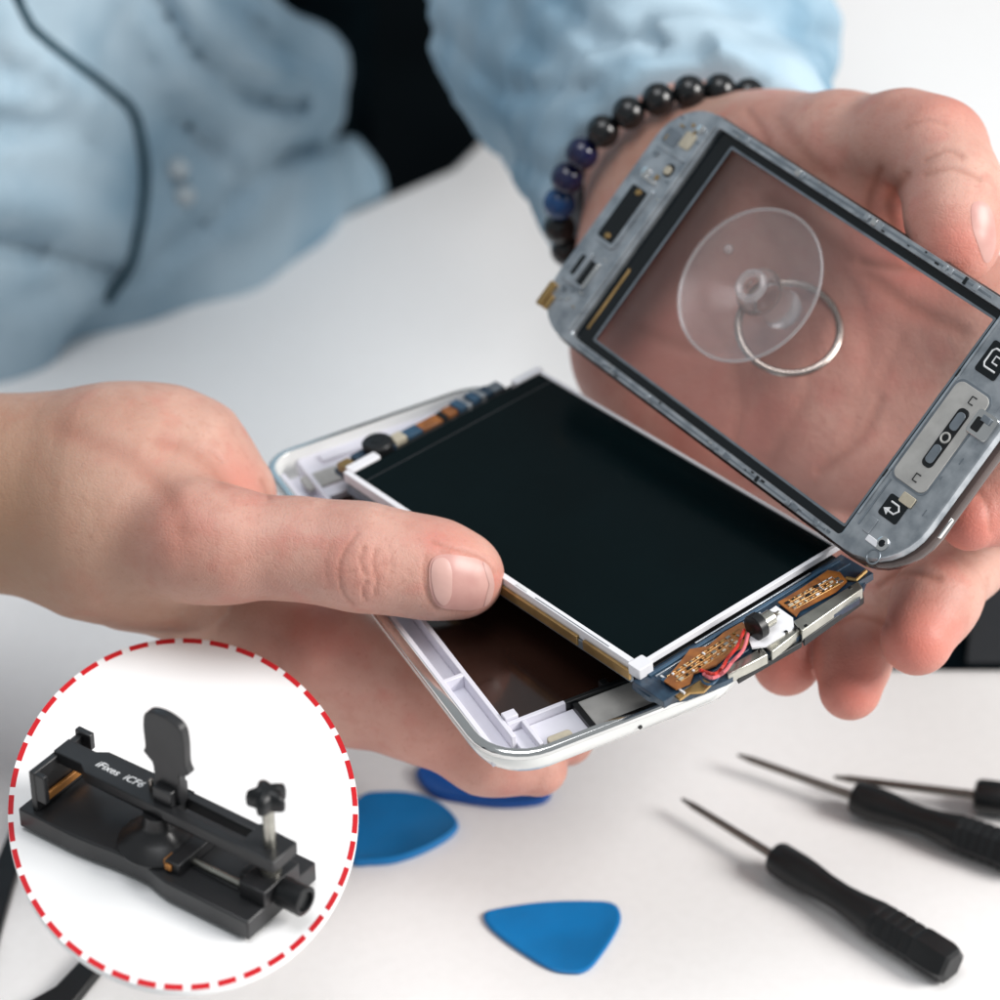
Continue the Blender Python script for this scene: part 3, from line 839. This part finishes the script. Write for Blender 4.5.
# ================================================================== SUCTION CUP behind the pane
cc = (27.5, 32.8)
sc = empty('suction_cup', mat=GLS.M @ Matrix.Translation(Vector((cc[0], cc[1], -2.9)) * MM))
tag(sc, 'clear suction cup with a metal pull ring stuck to the glass', 'suction cup')
prof = [(0.05, 20.2), (.5, 20.3), (1.2, 18.8), (2.6, 14), (4.2, 9), (5.4, 6), (5.0, 5.8), (3.6, 9), (2.0, 14), (.7, 18.6)]
MB().quadloop([[(r * math.cos(a), r * math.sin(a), -z) for a in np.linspace(0, 2 * math.pi, 64, False)] for z, r in prof + prof[:1]], False, False).build('cup', M['clear'], sc, smooth=60)
MB().torus((0, 0, -.7), (1, 0, 0), (0, 1, 0), 19.8, .5, 72, 8).build('rim', M['clearrim'], sc)
MB().tube_axis(np.array([0, 0, -4.6]), np.array([0, 0, -1.]), [(0, 6), (1.0, 6.2), (3, 4.6), (8, 4.2), (12, 5.2), (13.5, 4.8), (14.2, 3)], 28).build('knob', M['jelly'], sc, smooth=60)
MB().sphere((-13.2, 4.2, -2.4), 1.3, 8).build('bubble', M['clearrim'], sc)
MB().torus((0, 0, -1.4), (1, 0, 0), (0, 1, 0), 3.4, 1.1, 40, 8).build('knob_rim', M['clearrim'], sc)
inv = sc.matrix_world.inverted()
# ring hangs through the knob, turned to the camera
def inloc(w): return np.array(inv @ Vector(np.asarray(w) * MM)) / MM
kd = (CP - np.array(GLS.w(27.5, 32.8, -15))); 
rc = P(789, 328, to_px(GLS.w(33, 30, -15))[2] + 1)
a_, b_, c_ = inloc(rc), inloc(rc + CR * 10), inloc(rc + CU * 9 + CD * 4)
ru = (b_ - a_) / np.linalg.norm(b_ - a_); rv = c_ - a_; rv -= ru * (rv @ ru); rv /= np.linalg.norm(rv)
MB().torus(a_, ru, rv, 12.4, 1.0, 72, 10).build('pull_ring', M['steel'], sc)

# ================================================================== DISPLAY MODULE
lc = empty('display_module', mat=LCD.M)
tag(lc, 'black phone screen with white rim and exposed orange circuit strip held by the thumb', 'phone screen')
L = lambda name, m, x0, x1, y0, y1, z0, z1, par=None, r=None, bev=.12: bit(name, m, x0, x1, y0, y1, z0, z1, par or lc, r, bev)
L('screen', 'lcd', -1.6, 104.8, 1.1, 60.9, -2.4, 0)
L('screen_line', 'blackmatt', 3.2, 3.6, 1.2, 60.8, -.05, .06, bev=0)
L('white_rim', 'white', -3.4, 105.9, -.6, .95, -2.4, .35)
L('white_rim', 'white', 104.9, 106.0, 1.0, 63.4, -1.3, .3)
L('white_rim', 'white', -1.5, 104.6, 61.0, 62.0, -2.4, .3)
L('white_rim', 'white', -4.8, -1.8, 1.0, 10, -2.4, .45, r=.6); L('white_rim', 'white', -4.2, -1.8, 53.5, 62.6, -2.4, .45, r=.6)
L('corner_tab', 'white', 103.6, 107.6, -1.4, 3.0, -2.2, .6, r=.5)
for x0, x1 in ((30, 42), (44.5, 86), (88, 104)):
    L('gold_edge', 'gold', x0, x1, -1.5, -.7, -4.2, -1.6)
L('metal_side', 'silver_dark', -2, 104, -1.1, -.2, -5.0, -2.5)
L('rim_label', 'lightmark', 63, 67, -.2, .7, .33, .5); L('rim_label', 'silver_dark', 70, 96, -.25, .0, .34, .42)
L('backing', 'blackplastic', -6, 106, 1, 60.8, -4.6, -2.45)
pb = L('circuit_board', 'pcb', 106.4, 117, -2.6, 62.2, -4.2, -2.2)
MB().prism([(106, -2.5), (112, -2.9), (115.5, -1.0), (118, 3), (120.4, 13), (120.6, 54), (116, 61), (106, 61)], -4.8, -3.4).build('board_base', M['pcb'], pb)
L('board_stripe', 'chipblue', 107.6, 108.5, 1, 60, -2.25, -1.7, pb); L('board_stripe', 'silver', 108.9, 109.3, 2, 34, -2.25, -1.9, pb)
L('board_stripe', 'silver', 106.6, 107.0, 16, 52, -2.2, -1.8, pb); L('board_stripe', 'chipblue', 110.4, 110.9, 5, 61, -2.25, -1.8, pb)
for i in range(16):
    y = 2 + i * 2.1 + random.uniform(-.4, .4)
    L('chip', random.choice(['silver', 'chipblue', 'silver_dark', 'lightmark', 'chipblue']), 111.2, 111.2 + random.uniform(.7, 1.6), y, y + random.uniform(.7, 1.7), -2.25, -1.5, pb)
# orange flexible circuits
q = lambda pts, z: [LCD.at(x, y, z) for x, y in pts]
f1 = MB().prism(q([(676, 668), (690, 650), (708, 647), (724, 633), (742, 623), (752, 629), (748, 645), (728, 655), (716, 666), (694, 674), (690, 684), (676, 690), (664, 682)], -1.5), -1.6, -1.2).build('flex_circuit', M['flex'], lc, smooth=20)
f2 = MB().prism(q([(778, 603), (800, 590), (828, 571), (840, 573), (847, 582), (836, 592), (800, 611), (796, 617)], -1.5), -1.6, -1.2).build('flex_circuit', M['flex'], lc)
f3 = MB().prism(q([(668, 690), (688, 683), (700, 678), (712, 684), (704, 692), (690, 693), (680, 700)], -2.6), -3.0, -2.4).build('gold_foil', M['gold'], lc)
def strip_parts(p0, p1, width, n, par):   # tiny parts and printed lines along a flexible circuit
    p0 = np.array(LCD.at(*p0, -1.2)); p1 = np.array(LCD.at(*p1, -1.2)); t = (p1 - p0) / np.linalg.norm(p1 - p0); n2 = np.array([-t[1], t[0]]); Ln = np.linalg.norm(p1 - p0)
    ln = MB()
    for o in np.linspace(-.42, .42, 6):
        a, b = p0 + n2 * o * width + t * random.uniform(0, 2), p1 + n2 * o * width - t * random.uniform(0, 4)
        ln.tube([(*a, -1.19), (*((a + b) / 2), -1.19), (*b, -1.19)], .07, 6)
    ln.build('trace', M['gold'], par)
    for i in range(n):
        c = p0 + t * (.6 + (Ln - 1.2) * ((i // 3) + .5) / (n / 3)) + n2 * ((i % 3) - 1) * .31 * width
        w, h = random.choice([(.3, .15), (.45, .25), (.25, .25), (.6, .35), (.2, .4)])
        q_ = [tuple(c + t * a * w + n2 * b * h) for a, b in ((-1, -1), (1, -1), (1, 1), (-1, 1))]
        MB().prism(q_, -1.22, -.85 - random.uniform(0, .15)).build('component', M[random.choice(['lightmark', 'tin', 'blackplastic', 'beige', 'gold', 'tin', 'blackplastic'])], par)


strip_parts((672, 680), (745, 632), 4.2, 34, f1)
strip_parts((786, 608), (840, 578), 4.0, 26, f2)
for i in range(5):
    a = LCD.at(660 + i * 4, 676 + i * 3, -2.0)
    MB().box(a[0], a[0] + 2.6, a[1], a[1] + .45, -2.4, -1.9).build('contact_line', M['lightmark'], pb)
a = q([(818, 585), (832, 577), (838, 582), (824, 590)], -1.1)
MB().tube([(x, y, -1.1) for x, y in a + a[:1]], .13, 6).build('print', M['lightmark'], f2)
MB().prism(q([(744, 628), (776, 606), (793, 618), (794, 628), (766, 646), (752, 648)], -1.7), -2.1, -1.6).build('white_sticker', M['white'], lc)
mo = empty('vibration_motor'); mo.parent = lc
m0 = np.array([*LCD.at(757, 626, 1.0), 1.0]); m1 = np.array([*LCD.at(778, 613, 1.0), 1.0])
MB().lathe(m0, m1, [(-1.3, 2.8), (-1.1, 3.1), (.9, 3.1), (1.1, 2.8)], 24).build('weight', M['blackplastic'], mo)
MB().lathe(m0, m1, [(1.0, 1.9), (4.4, 1.9), (4.7, 1.3), (6.0, .5), (6.8, .5)], 20).build('barrel', M['tin'], mo)
for m, pts in (('red', [(744, 630), (738, 645), (728, 658), (722, 668), (714, 674), (700, 670)]), ('pink', [(748, 634), (743, 650), (732, 662), (724, 672), (712, 678), (704, 674)])):
    MB().tube([np.array([*LCD.at(x, y, .2 + .6 * math.sin(i)), .2 + .6 * math.sin(i)]) for i, (x, y) in enumerate(catmull(pts, 5))], .42, 8).build('wire', M[m], mo)
wl = [LCD.at(x, y, -1.4) for x, y in catmull([(700, 676), (704, 683), (712, 684), (718, 678), (720, 670)], 5)]
MB().tube([(x, y, -1.4) for x, y in wl], .3, 6).build('wire', M['chipblue'], mo)
# tin shields along the lower edge
for pts, z0, z1, mm, nm in (([(793, 621), (858, 581), (863, 588), (802, 631)], -4.6, -1.6, 'tin', 'shield'), ([(764, 645), (792, 624), (800, 630), (772, 652)], -4.6, -2.0, 'tin', 'shield'), ([(724, 668), (762, 647), (768, 654), (728, 675)], -5, -2.2, 'tin', 'shield'),
                       ([(800, 634), (863, 591), (864, 597), (804, 640)], -6.2, -4.2, 'blackplastic', 'gasket'), ([(735, 673), (800, 637), (802, 642), (738, 679)], -6.2, -4.6, 'blackplastic', 'gasket')):
    MB().prism(q(pts, z1), z0, z1).build(nm, M[mm], lc, bevel=.25)
for x, y in ((760, 650), (796, 628), (806, 626), (850, 588), (786, 632)):
    a = LCD.at(x, y, -1.6); MB().box(a[0] - .35, a[0] + .35, a[1] - .35, a[1] + .35, -2.6, -1.35).build('rivet', M['blackplastic'], lc)
MB().tube([np.array([*LCD.at(x, y, -1.5), -1.5]) for x, y in ((846, 578), (856, 580), (866, 571))], .5, 6).build('gold_pin', M['gold'], lc)
# camera strip at the top end
for y0, y1, mm, x0 in ((1.8, 5.2, 'gold', -9.5), (17.4, 21, 'beige', -9), (21.4, 26, 'chipblue', -9.2), (26.2, 32.4, 'flex', -9.2), (32.6, 34.0, 'blackplastic', -9), (34.2, 37.2, 'flex', -9.2), (37.6, 40.2, 'chipblue', -9.6), (40.4, 42, 'silver', -9.2), (42.2, 44.8, 'chipblue', -9.6), (45, 46.6, 'silver', -9.2), (46.8, 49, 'pcb', -9.4), (49.2, 52.6, 'silver_dark', -9.2)):
    L('chip', mm, x0, -5.6, y0, y1, -3.4, -1.4 + random.uniform(-.3, .6))
L('camera_strip', 'pcb', -10.5, -5.2, 1.5, 53, -4.6, -3.2)
cmr = MB().lathe((-7.4, 13.2, -3.3), (-7.4, 13.2, 4), [(0, 4.0), (3.6, 4.0), (4.2, 3.4), (4.3, 2.0)], 24).build('camera_lens', M['blackplastic'], lc)
MB().lathe((-7.4, 13.2, .8), (-7.4, 13.2, 4), [(0, 1.8), (.4, 1.4)], 18).build('lens_glass', M['blackglass'], cmr)
L('camera_base', 'pcb', -9.6, -4.6, 6, 17, -3.4, -1.0)

# ================================================================== BACK SHELL
sh = empty('phone_back_shell', mat=SHL.M)
tag(sh, 'white phone back shell with brown inner floor under the loose screen', 'phone shell')
SX, SY = 132.6, 68.2
rr = lambda i: rrect(i, SX - i, i, SY - i, (max(13.5 - i, 2.5), max(13.5 - i, 2.5), max(8 - i, 1.6), max(13.5 - i, 2.5)))
lay = [(rr(1.5), -.1), (rr(.5), -.05), (rr(-.1), -.6), (rr(-.4), -2.2), (rr(0), -4.2), (rr(1.2), -6.6), (rr(4), -8.6), (rr(8), -9.4)]
MB().quadloop([[(x, y, z) for x, y in o] for o, z in [(rr(6), -8.2), (rr(1.8), -6), ] + lay], True, True).build('shell_body', M['shellwhite'], sh, smooth=60)
MB().quadloop([[(x, y, z) for x, y in o] for o, z in ((rr(1.3), .1), (rr(.2), .15), (rr(-.55), -.3), (rr(-.75), -1.2), (rr(-.5), -1.7), (rr(1.3), -1.6), (rr(1.3), .1))], False, False).build('chrome_rim', M['chrome'], sh, smooth=60)
Sb = lambda name, m, x0, x1, y0, y1, z0, z1, par=None, r=None, bev=.2: bit(name, m, x0, x1, y0, y1, z0, z1, par or sh, r, bev)
Sb('inner_floor', 'brownfloor', 8, 119, 9.2, 62, -6.0, -4.4)
Sb('inner_wall', 'lilac', 4, 124, 8.0, 9.2, -6, -1.2); Sb('inner_wall', 'lilac', 8, 126, 2.0, 3.2, -6, -.6)
Sb('trough_floor', 'lilac', 6, 124, 3.2, 8.0, -6, -4.6)
for x in (30, 61, 98.5): Sb('divider', 'lilac', x, x + 1.2, 3.2, 8.0, -5, -1.0)
Sb('inner_wall', 'lilac', 118.6, 119.8, 9.3, 24, -6, -1.4); Sb('ledge', 'lilac', 120, 129, 9.2, 26, -6, -3.6)
Sb('divider', 'lilac', 119.8, 129, 12.5, 13.6, -5, -1.5); Sb('inner_wall', 'lilac', 116, 118.5, 9.3, 12.6, -6, -.6)
Sb('metal_plate', 'plate', 119.8, 130.5, 27, 46, -5.6, -2.4); Sb('gasket', 'blackplastic', 118.4, 119.7, 24, 48, -5.6, -1.6)
Sb('gasket', 'blackplastic', 119.8, 130.6, 25.4, 26.9, -5.6, -2.2); Sb('gasket', 'blackplastic', 116.4, 118.3, 34, 36, -5.6, -1.6); Sb('gasket', 'blackplastic', 120, 130, 46.1, 50, -5.6, -2.2)
Sb('screw_boss', 'beige', 128.2, 130.8, 14.4, 20.4, -3.4, -.9, r=1)
Sb('top_panel', 'lilac', 1.8, 20, 9.3, 62, -6, -2.6); Sb('top_rib', 'plate', 10, 16, 6, 22, -3, -1.8, r=1); Sb('top_rib', 'lilac', 4, 7, 14, 58, -3, -1.6)
Sb('side_wall', 'lilac', 8, 124, 62, 63.4, -6, -1.2)
MB().lathe((SX + .1, 36, -4.2), (SX + 1, 36, -4.2), [(-.6, .55), (.25, .5)], 12).build('mic_hole', M['blackplastic'], sh)

# ================================================================== PICKS
def plate(name, pts, m, thick, label, z=0.1, round_=8, tilt=0):
    O = [T(x, y, z)[:2] for x, y in catmull(pts, round_, True)]
    c = np.mean(O, 0); r = empty(name, (c[0], c[1], z)) if False else None
    loops = []
    for ins, zz in ((.97, 0), (1.0, thick * .35), (1.0, thick * .65), (.965, thick), (.93, thick), (.90, thick * .86)):
        loops.append([((p[0] - c[0]) * ins, (p[1] - c[1]) * ins, zz) for p in O])
    o = MB().quadloop(loops).build(name, m, None, smooth=50)
    o.location = (c[0] * MM, c[1] * MM, z * MM)
    return tag(o, label, 'pick', 'blue plastic opening picks')


plate('opening_pick', [(484, 916), (500, 910), (545, 904), (590, 903), (612, 905), (620, 914), (619, 928), (605, 952), (588, 972), (570, 975), (548, 970), (515, 950), (490, 930)], M['bluepick'], 1.1,
      'bright blue triangular pick lying alone in front')
plate('opening_pick', [(360, 802), (385, 797), (415, 799), (440, 808), (457, 824), (455, 836), (430, 852), (398, 864), (370, 867), (350, 864), (346, 830)], M['bluepick'], 2.4,
      'blue rounded pick just right of the white stand')
plate('opening_pick', [(416, 775), (440, 765), (500, 768), (540, 785), (551, 797), (540, 806), (500, 809), (460, 804), (430, 796)], M['darkbluepick'], 2.2,
      'dark blue pick partly hidden under the hand')

# ================================================================== SCREWDRIVERS
def screwdriver(tip, neck, end, label, L_handle=None, rh=5.2):
    z = rh + .2
    a, b, c = T(*tip, z), T(*neck, z), T(*end, z)
    t = (b - a) / np.linalg.norm(b - a)
    r = empty('screwdriver', (b[0], b[1], 0)); tag(r, label, 'screwdriver', 'small black screwdrivers on the table')
    o = np.array([b[0], b[1], 0.])
    Ls = np.linalg.norm(b - a); Lh = L_handle or np.linalg.norm(c - b)
    MB().lathe(a - o, b - o, [(0, .45), (2.5, .75), (4, .95), (Ls * .45, 1.05), (Ls + 2, 1.25)], 14).build('shank', M['darksteel'], r)
    k = Lh / 62; rk = .95
    prof = [(0, 3.2), (.5, 4.2), (1.6, 4.7), (9, 4.75), (13, 4.5), (18, 3.95), (24, 3.8), (29, 4.2), (34, 4.85)]
    for i in range(5): prof += [(36 + i * 3.1, 5.15), (37.3 + i * 3.1, 5.2), (37.9 + i * 3.1, 4.9), (38.5 + i * 3.1, 5.2)]
    prof += [(52, 5.4), (59.5, 5.35), (61.2, 4.9), (62, 3.6)]
    n = 24; u = np.cross(t, [0, 0, 1.]); u /= np.linalg.norm(u); w = np.cross(t, u)
    loops = []
    for h, rad in prof:
        row = []
        for i in range(n):
            qn = 2 * math.pi * i / n
            hexa = math.cos(math.pi / 6) / math.cos((qn % (math.pi / 3)) - math.pi / 6)
            f = min(max((h - 33) / 8, 0), 1)
            rr_ = rk * rad * (1 + f * (hexa * 1.06 - 1))
            row.append(b - o + t * (h * k) + rr_ * (math.cos(qn) * u + math.sin(qn) * w))
        loops.append(row)
    MB().quadloop(loops).build('handle', M['blackplastic'], r, smooth=32)
    MB().lathe(b - o - t * .2, b - o + t, [(0, 1.8), (.5, 2.6)], 16).build('collar', M['blackplastic'], r)


screwdriver((682, 799), (774, 856), (955, 966), 'nearest black screwdriver, seen whole with its handle end in view')
screwdriver((738, 755), (853, 796), (1030, 866), 'middle black screwdriver with its handle cut by the right edge')
screwdriver((834, 777), (974, 795), (1150, 815), 'rear black screwdriver showing mostly its thin shank', 60)

# ================================================================== TWEEZERS, BLACK CASE
tw = empty('tweezers', T(-40, 1060, 0)); tag(tw, 'black tweezers lying beside the white stand, mostly cropped', 'tweezers'); o = T(-40, 1060, 0)
def bar(pts, w, z0, z1, name):
    C_ = [T(x, y)[:2] - o[:2] for x, y in pts]; Lf, Rt = [], []
    for i, c in enumerate(C_):
        t = C_[min(i + 1, len(C_) - 1)] - C_[max(i - 1, 0)]; t /= np.linalg.norm(t); n = np.array([-t[1], t[0]])
        ww = w[i] if hasattr(w, '__len__') else w
        Lf.append(tuple(c + n * ww)); Rt.append(tuple(c - n * ww))
    MB().prism(Lf + Rt[::-1], z0, z1).build(name, M['blackplastic'], tw, bevel=.6)
bar([(34, 800), (2, 890), (-14, 935), (-46, 1062)], [2.2, 3.2, 4.0, 5], .1, 3.2, 'arm')
bar([(150, 915), (92, 972), (66, 1002), (-38, 1066)], [2.4, 3.0, 3.6, 5], .1, 3.2, 'arm')
bar([(-30, 1045), (-80, 1140)], 6, 3.3, 4.4, 'joint')

c0 = T(990, 672); bxo = empty('black_case', c0)
tag(bxo, 'black box-shaped case on the table behind the fingers at the right edge', 'case')
MB().prism(rrect(-32, 90, 0, 46, 3), 0.1, 45).build('case_body', M['trousers'], bxo, bevel=1)
MB().prism(rrect(-7, 88, -1.2, -.05, .5), 4, 42).build('front_panel', mat('grey_panel', (.010, .014, .019), .6, noise=(50, .2)), bxo)

# ================================================================== INSET DISC, ADDED AS AN OVAL STAND, AND CLAMP
ZD = 78.0
ml, mr, mt, mbm = T(8, 815, ZD), T(358, 815, ZD), T(183, 638, ZD), T(183, 991, ZD)
mc = (mt + mbm) / 2; mc[0] = T(183, 818, ZD)[0]; mc[2] = 0
mp = empty('display_stand', (mc[0], mc[1], 0)); tag(mp, 'round white stand with a red dashed edge under the black clamp', 'stand')
# oval outline shaped to look round from the camera, dashes even
E_ = []
for i in range(400):
    px, py = 183 + 175 * math.cos(2 * math.pi * i / 400), 814.5 + 176 * math.sin(2 * math.pi * i / 400)
    w = T(px, py, ZD) - mc; E_.append((w[0], w[1]))
ND = 40
mm_ = MB(); sc_ = lambda p, s: (p[0] * s, p[1] * s)
mm_.quadloop([[(*sc_(p, s), z) for p in E_[::2]] for s, z in ((.985, ZD - 2.4), (1.0, ZD - 1.6), (1.003, ZD - .6), (1.0, ZD))]).build('stand_top', M['mat'], mp)
MB().tube_axis(np.array([4, 46, 0.1]), np.array([0, 0, 1.]), [(0, 17), (2.5, 17), (4, 14), (6, 7), (12, 5), (ZD - 10, 5), (ZD - 4, 7), (ZD - 2.35, 11)], 40).build('stem', M['mat'], mp, smooth=50)  # made-up support, set back out of sight below the disc
dd = MB()
for k in range(ND):
    a = [E_[(k * 10 + j) % 400] for j in range(8)]
    dd.prism([sc_(p, 1.0) for p in a] + [sc_(p, .970) for p in a[::-1]], ZD - .02, ZD + .08)
dd.build('dashed_border', M['reddash'], mp, smooth=None)

ZM = ZD + .05
ca = math.radians(-35)
cl0 = T(20, 826, ZM + 1.2 * .80)
cl = empty('screen_clamp', mat=Matrix.Translation(Vector(cl0) * MM) @ Matrix.Rotation(ca, 4, 'Z') @ Matrix.Scale(.80, 4))
tag(cl, 'black screen clamp tool with an upright paddle lever standing on the white stand', 'clamp')
Rz = np.array([[math.cos(ca), math.sin(ca)], [-math.sin(ca), math.cos(ca)]])
def CL(px, py, h):                    # local xy of a pixel at height h above the base underside
    return Rz @ (T(px, py, cl0[2] + h) - cl0)[:2]
if __name__ == '__main__':
    for nm, px, py, h in (('base front right', 245, 935, 0), ('base right', 333, 893, 0), ('base frontright top', 246, 912, 6), ('left jaw top front', 40, 762, 24), ('left jaw top back', 94, 742, 24), ('arm start', 70, 757, 22), ('arm end front', 278, 862, 20), ('arm end right', 306, 846, 20), ('text start', 96, 768, 23), ('text end', 151, 785, 23),
                          ('slot0', 190, 805, 23), ('slot1', 258, 830, 23), ('paddle foot', 175, 800, 23), ('paddle top', 178, 718, 55), ('disc c', 172, 826, 10), ('disc l', 131, 826, 9), ('disc r', 212, 838, 9), ('knob', 287, 797, 40), ('rod foot', 287, 882, 10), ('cyl0', 290, 900, 5), ('cyl1', 312, 910, 5), ('slider l', 170, 868, 8), ('slider r', 235, 848, 8), ('slot rod0', 218, 866, 6), ('slot rod1', 265, 886, 6)):
        print(nm, CL(px, py, h).round(1))
BL, BW, BT = 81, 29.5, 6.4
C = lambda name, m, x0, x1, y0, y1, z0, z1, par=None, r=None, bev=.35: bit(name, m, x0, x1, y0, y1, z0, z1, par or cl, r, bev)
front = [(0, 0), (20, 0), (26, .5), (32, 1.3), (40, 1.8), (45, 1.7), (49, .7), (53, 0), (BL, 0)]
MB().prism(front + [(BL, BW), (0, BW)], 0, BT).build('base', M['blackmatt'], cl, bevel=.5)
for x, y in ((4, 4), (BL - 4, 4), (BL - 4, BW - 4), (4, BW - 4)):
    MB().lathe((x, y, -1.2), (x, y, 0), [(0, 2.2), (1.25, 2.4)], 16).build('foot', M['blackplastic'], cl)
jw = C('jaw_wall', 'blackmatt', 3.5, 5.6, 2.0, 23.5, BT, 20)
C('jaw_cheek', 'blackmatt', 5.6, 9.0, 2.0, 3.8, BT + 4, 20, jw); C('jaw_cap', 'blackmatt', 3.0, 8.5, 21.8, 23.8, 16, 21.4, jw)
C('jaw_pad', 'orange', 5.65, 6.8, 4.0, 21.5, BT + 2.2, BT + 4.8, jw)
AY0, AY1, AZ = 9.8, 20.2, 17.0
arm = MB()
arm.prism([(4, AY0 + 2), (14, AY0 + 2), (17, AY0), (47, AY0), (47, AY1), (17, AY1), (14, AY1 - 2), (4, AY1 - 2)], AZ, AZ + 4)
arm.prism([(47.0, AY0), (68, AY0), (82.5, AY0), (82.5, AY1), (70, AY1), (70, AY0 + 3.0), (47.0, AY0 + 3.0)], AZ, AZ + 4)
arm.prism([(47.0, AY1 - 3.0), (70, AY1 - 3.0), (70, AY1), (47.0, AY1)], AZ, AZ + 4)
am = arm.build('arm', M['blackmatt'], cl, bevel=.3)
pd = empty('lever'); pd.parent = cl
C('lever_block', 'blackmatt', 40, 46.5, 11.4, 18.8, AZ + 4.0, AZ + 9, pd)
C('lever_pin', 'steel', 36.6, 37.8, 13.6, 14.8, AZ + 4.0, AZ + 8, pd)
# paddle: thin plate across the arm, rounded top, small hooked shoulders
pts = catmull([(-4.5, 0), (-4.5, 8.6), (-6.0, 10.6), (-7.6, 12), (-6.9, 14), (-7.0, 20.5), (-5.6, 24.6), (0, 26), (5.6, 24.6), (7.0, 20.5), (6.9, 13.4), (7.8, 11), (6.0, 9.8), (4.5, 8.6), (4.5, 0)], 5)
MB().quadloop([[(43.5 + x, 13.6 + dy, AZ + 4.2 + z * 1.12) for x, z in pts] for dy in (0, 3.0)]).build('paddle', M['blackmatt'], pd, bevel=.5)
MB().tube_axis(np.array([41, 11.8, BT + .1]), np.array([0, 0, 1.]), [(0, 11.4), (.7, 11.6), (1.2, 11.2), (3.6, 7.4), (5.4, 4.8), (6.6, 4.2), (10.5, 4.0)], 40).build('suction_disc', M['discblack'], cl, smooth=40)
sl = C('slider', 'blackmatt', 49.5, 54.5, 3.8, 22, BT, BT + 3.6)
C('slider_pad', 'orange', 48.6, 49.4, 4.2, 8.0, BT + .8, BT + 3.0, sl); C('slider_pad', 'orange', 50, 52.2, 3.0, 3.75, BT + 1, BT + 3.0, sl)
C('rod_channel', 'blackplastic', 55, 71, 8.4, 12, BT, BT + .5)
MB().lathe((54, 10.2, BT + .9), (72, 10.2, BT + .9), [(0, .95), (19, .95)], 14).build('guide_rod', M['tin'], cl)
C('end_block', 'blackmatt', 72.5, 81.4, 7, 22, BT, BT + 5.4); C('end_block', 'blackmatt', 69.5, 72.7, 11, 17, BT, BT + 4.0)
MB().lathe((77.4, 15, BT + 5.3), (77.4, 15, 60), [(0, 2.8), (1.4, 2.8), (1.6, 1.2), (2.6, 1.2), (2.8, 1.7), (24.5, 1.7)], 16).build('screw_rod', M['tin'], cl)
kn = []
for i in range(60):
    a = 2 * math.pi * i / 60; r = 5.0 + 1.0 * math.cos(5 * a); kn.append((77.4 + r * math.cos(a), 15 + r * math.sin(a)))
sk = lambda s: [(77.4 + (x - 77.4) * s, 15 + (y - 15) * s) for x, y in kn]
MB().quadloop([[(x, y, z) for x, y in sk(s)] for s, z in ((.75, 35), (.94, 35.6), (.96, 37.6), (.9, 39.4), (.66, 40.2), (.45, 40.8))]).build('star_knob', M['blackplastic'], cl, smooth=50)
MB().lathe((80, 14, BT + 1.6), (93, 14, BT + 1.6), [(0, 3.0), (2, 3.0), (2.1, 4.2), (9.4, 4.3), (9.7, 3.9), (9.7, 3.0), (8.6, 2.9)], 32).build('side_knob', M['blackplastic'], cl, smooth=40)
# lettering on the arm
cu = bpy.data.curves.new('lettering', 'FONT'); cu.body = 'iFixes  iCF6'; cu.size = 3.5 * MM; cu.shear = .2; cu.extrude = .05 * MM; cu.offset = .012 * MM; cu.align_x = 'LEFT'
to = bpy.data.objects.new('tmp', cu); COL.objects.link(to); bpy.context.view_layer.update()
tm = bpy.data.meshes.new_from_object(to.evaluated_get(bpy.context.evaluated_depsgraph_get())); bpy.data.objects.remove(to)
tm.name = 'lettering'
lt = link('lettering', tm, M['lightmark'], am, smooth=None)
lt.location = (17.5 * MM, 13.4 * MM, (AZ + 4.06) * MM)

# ================================================================== LIGHT
w = bpy.data.worlds.new('World'); S.world = w; w.use_nodes = True
bg = w.node_tree.nodes['Background']; bg.inputs['Color'].default_value = (.90, .96, 1.0, 1); bg.inputs['Strength'].default_value = .36


def area(name, loc, target, size, power, col):
    l = bpy.data.lights.new(name, 'AREA'); l.shape = 'RECTANGLE'; l.size, l.size_y = size; l.energy = power; l.color = col
    o = bpy.data.objects.new(name, l); COL.objects.link(o); o.location = loc
    o.rotation_euler = (Vector(target) - Vector(loc)).to_track_quat('-Z', 'Y').to_euler()
    return o


area('window_lamp', (1.4, .2, 1.0), (0, .75, .1), (.75, .75), 38.5, (1, .975, .95))
area('ceiling_lamp', (-.15, .48, 1.65), (-.08, .68, 0), (.9, .9), 11.5, (.97, .98, 1))  # unseen lamp added overhead to fill the shaded areas

S.view_settings.view_transform = 'Standard'; S.view_settings.look = 'None'; S.view_settings.exposure = 0; S.view_settings.gamma = 1
S.view_settings.use_curve_mapping = False
S.cycles.max_bounces = 12; S.cycles.transmission_bounces = 10; S.cycles.transparent_max_bounces = 16; S.cycles.use_denoising = True
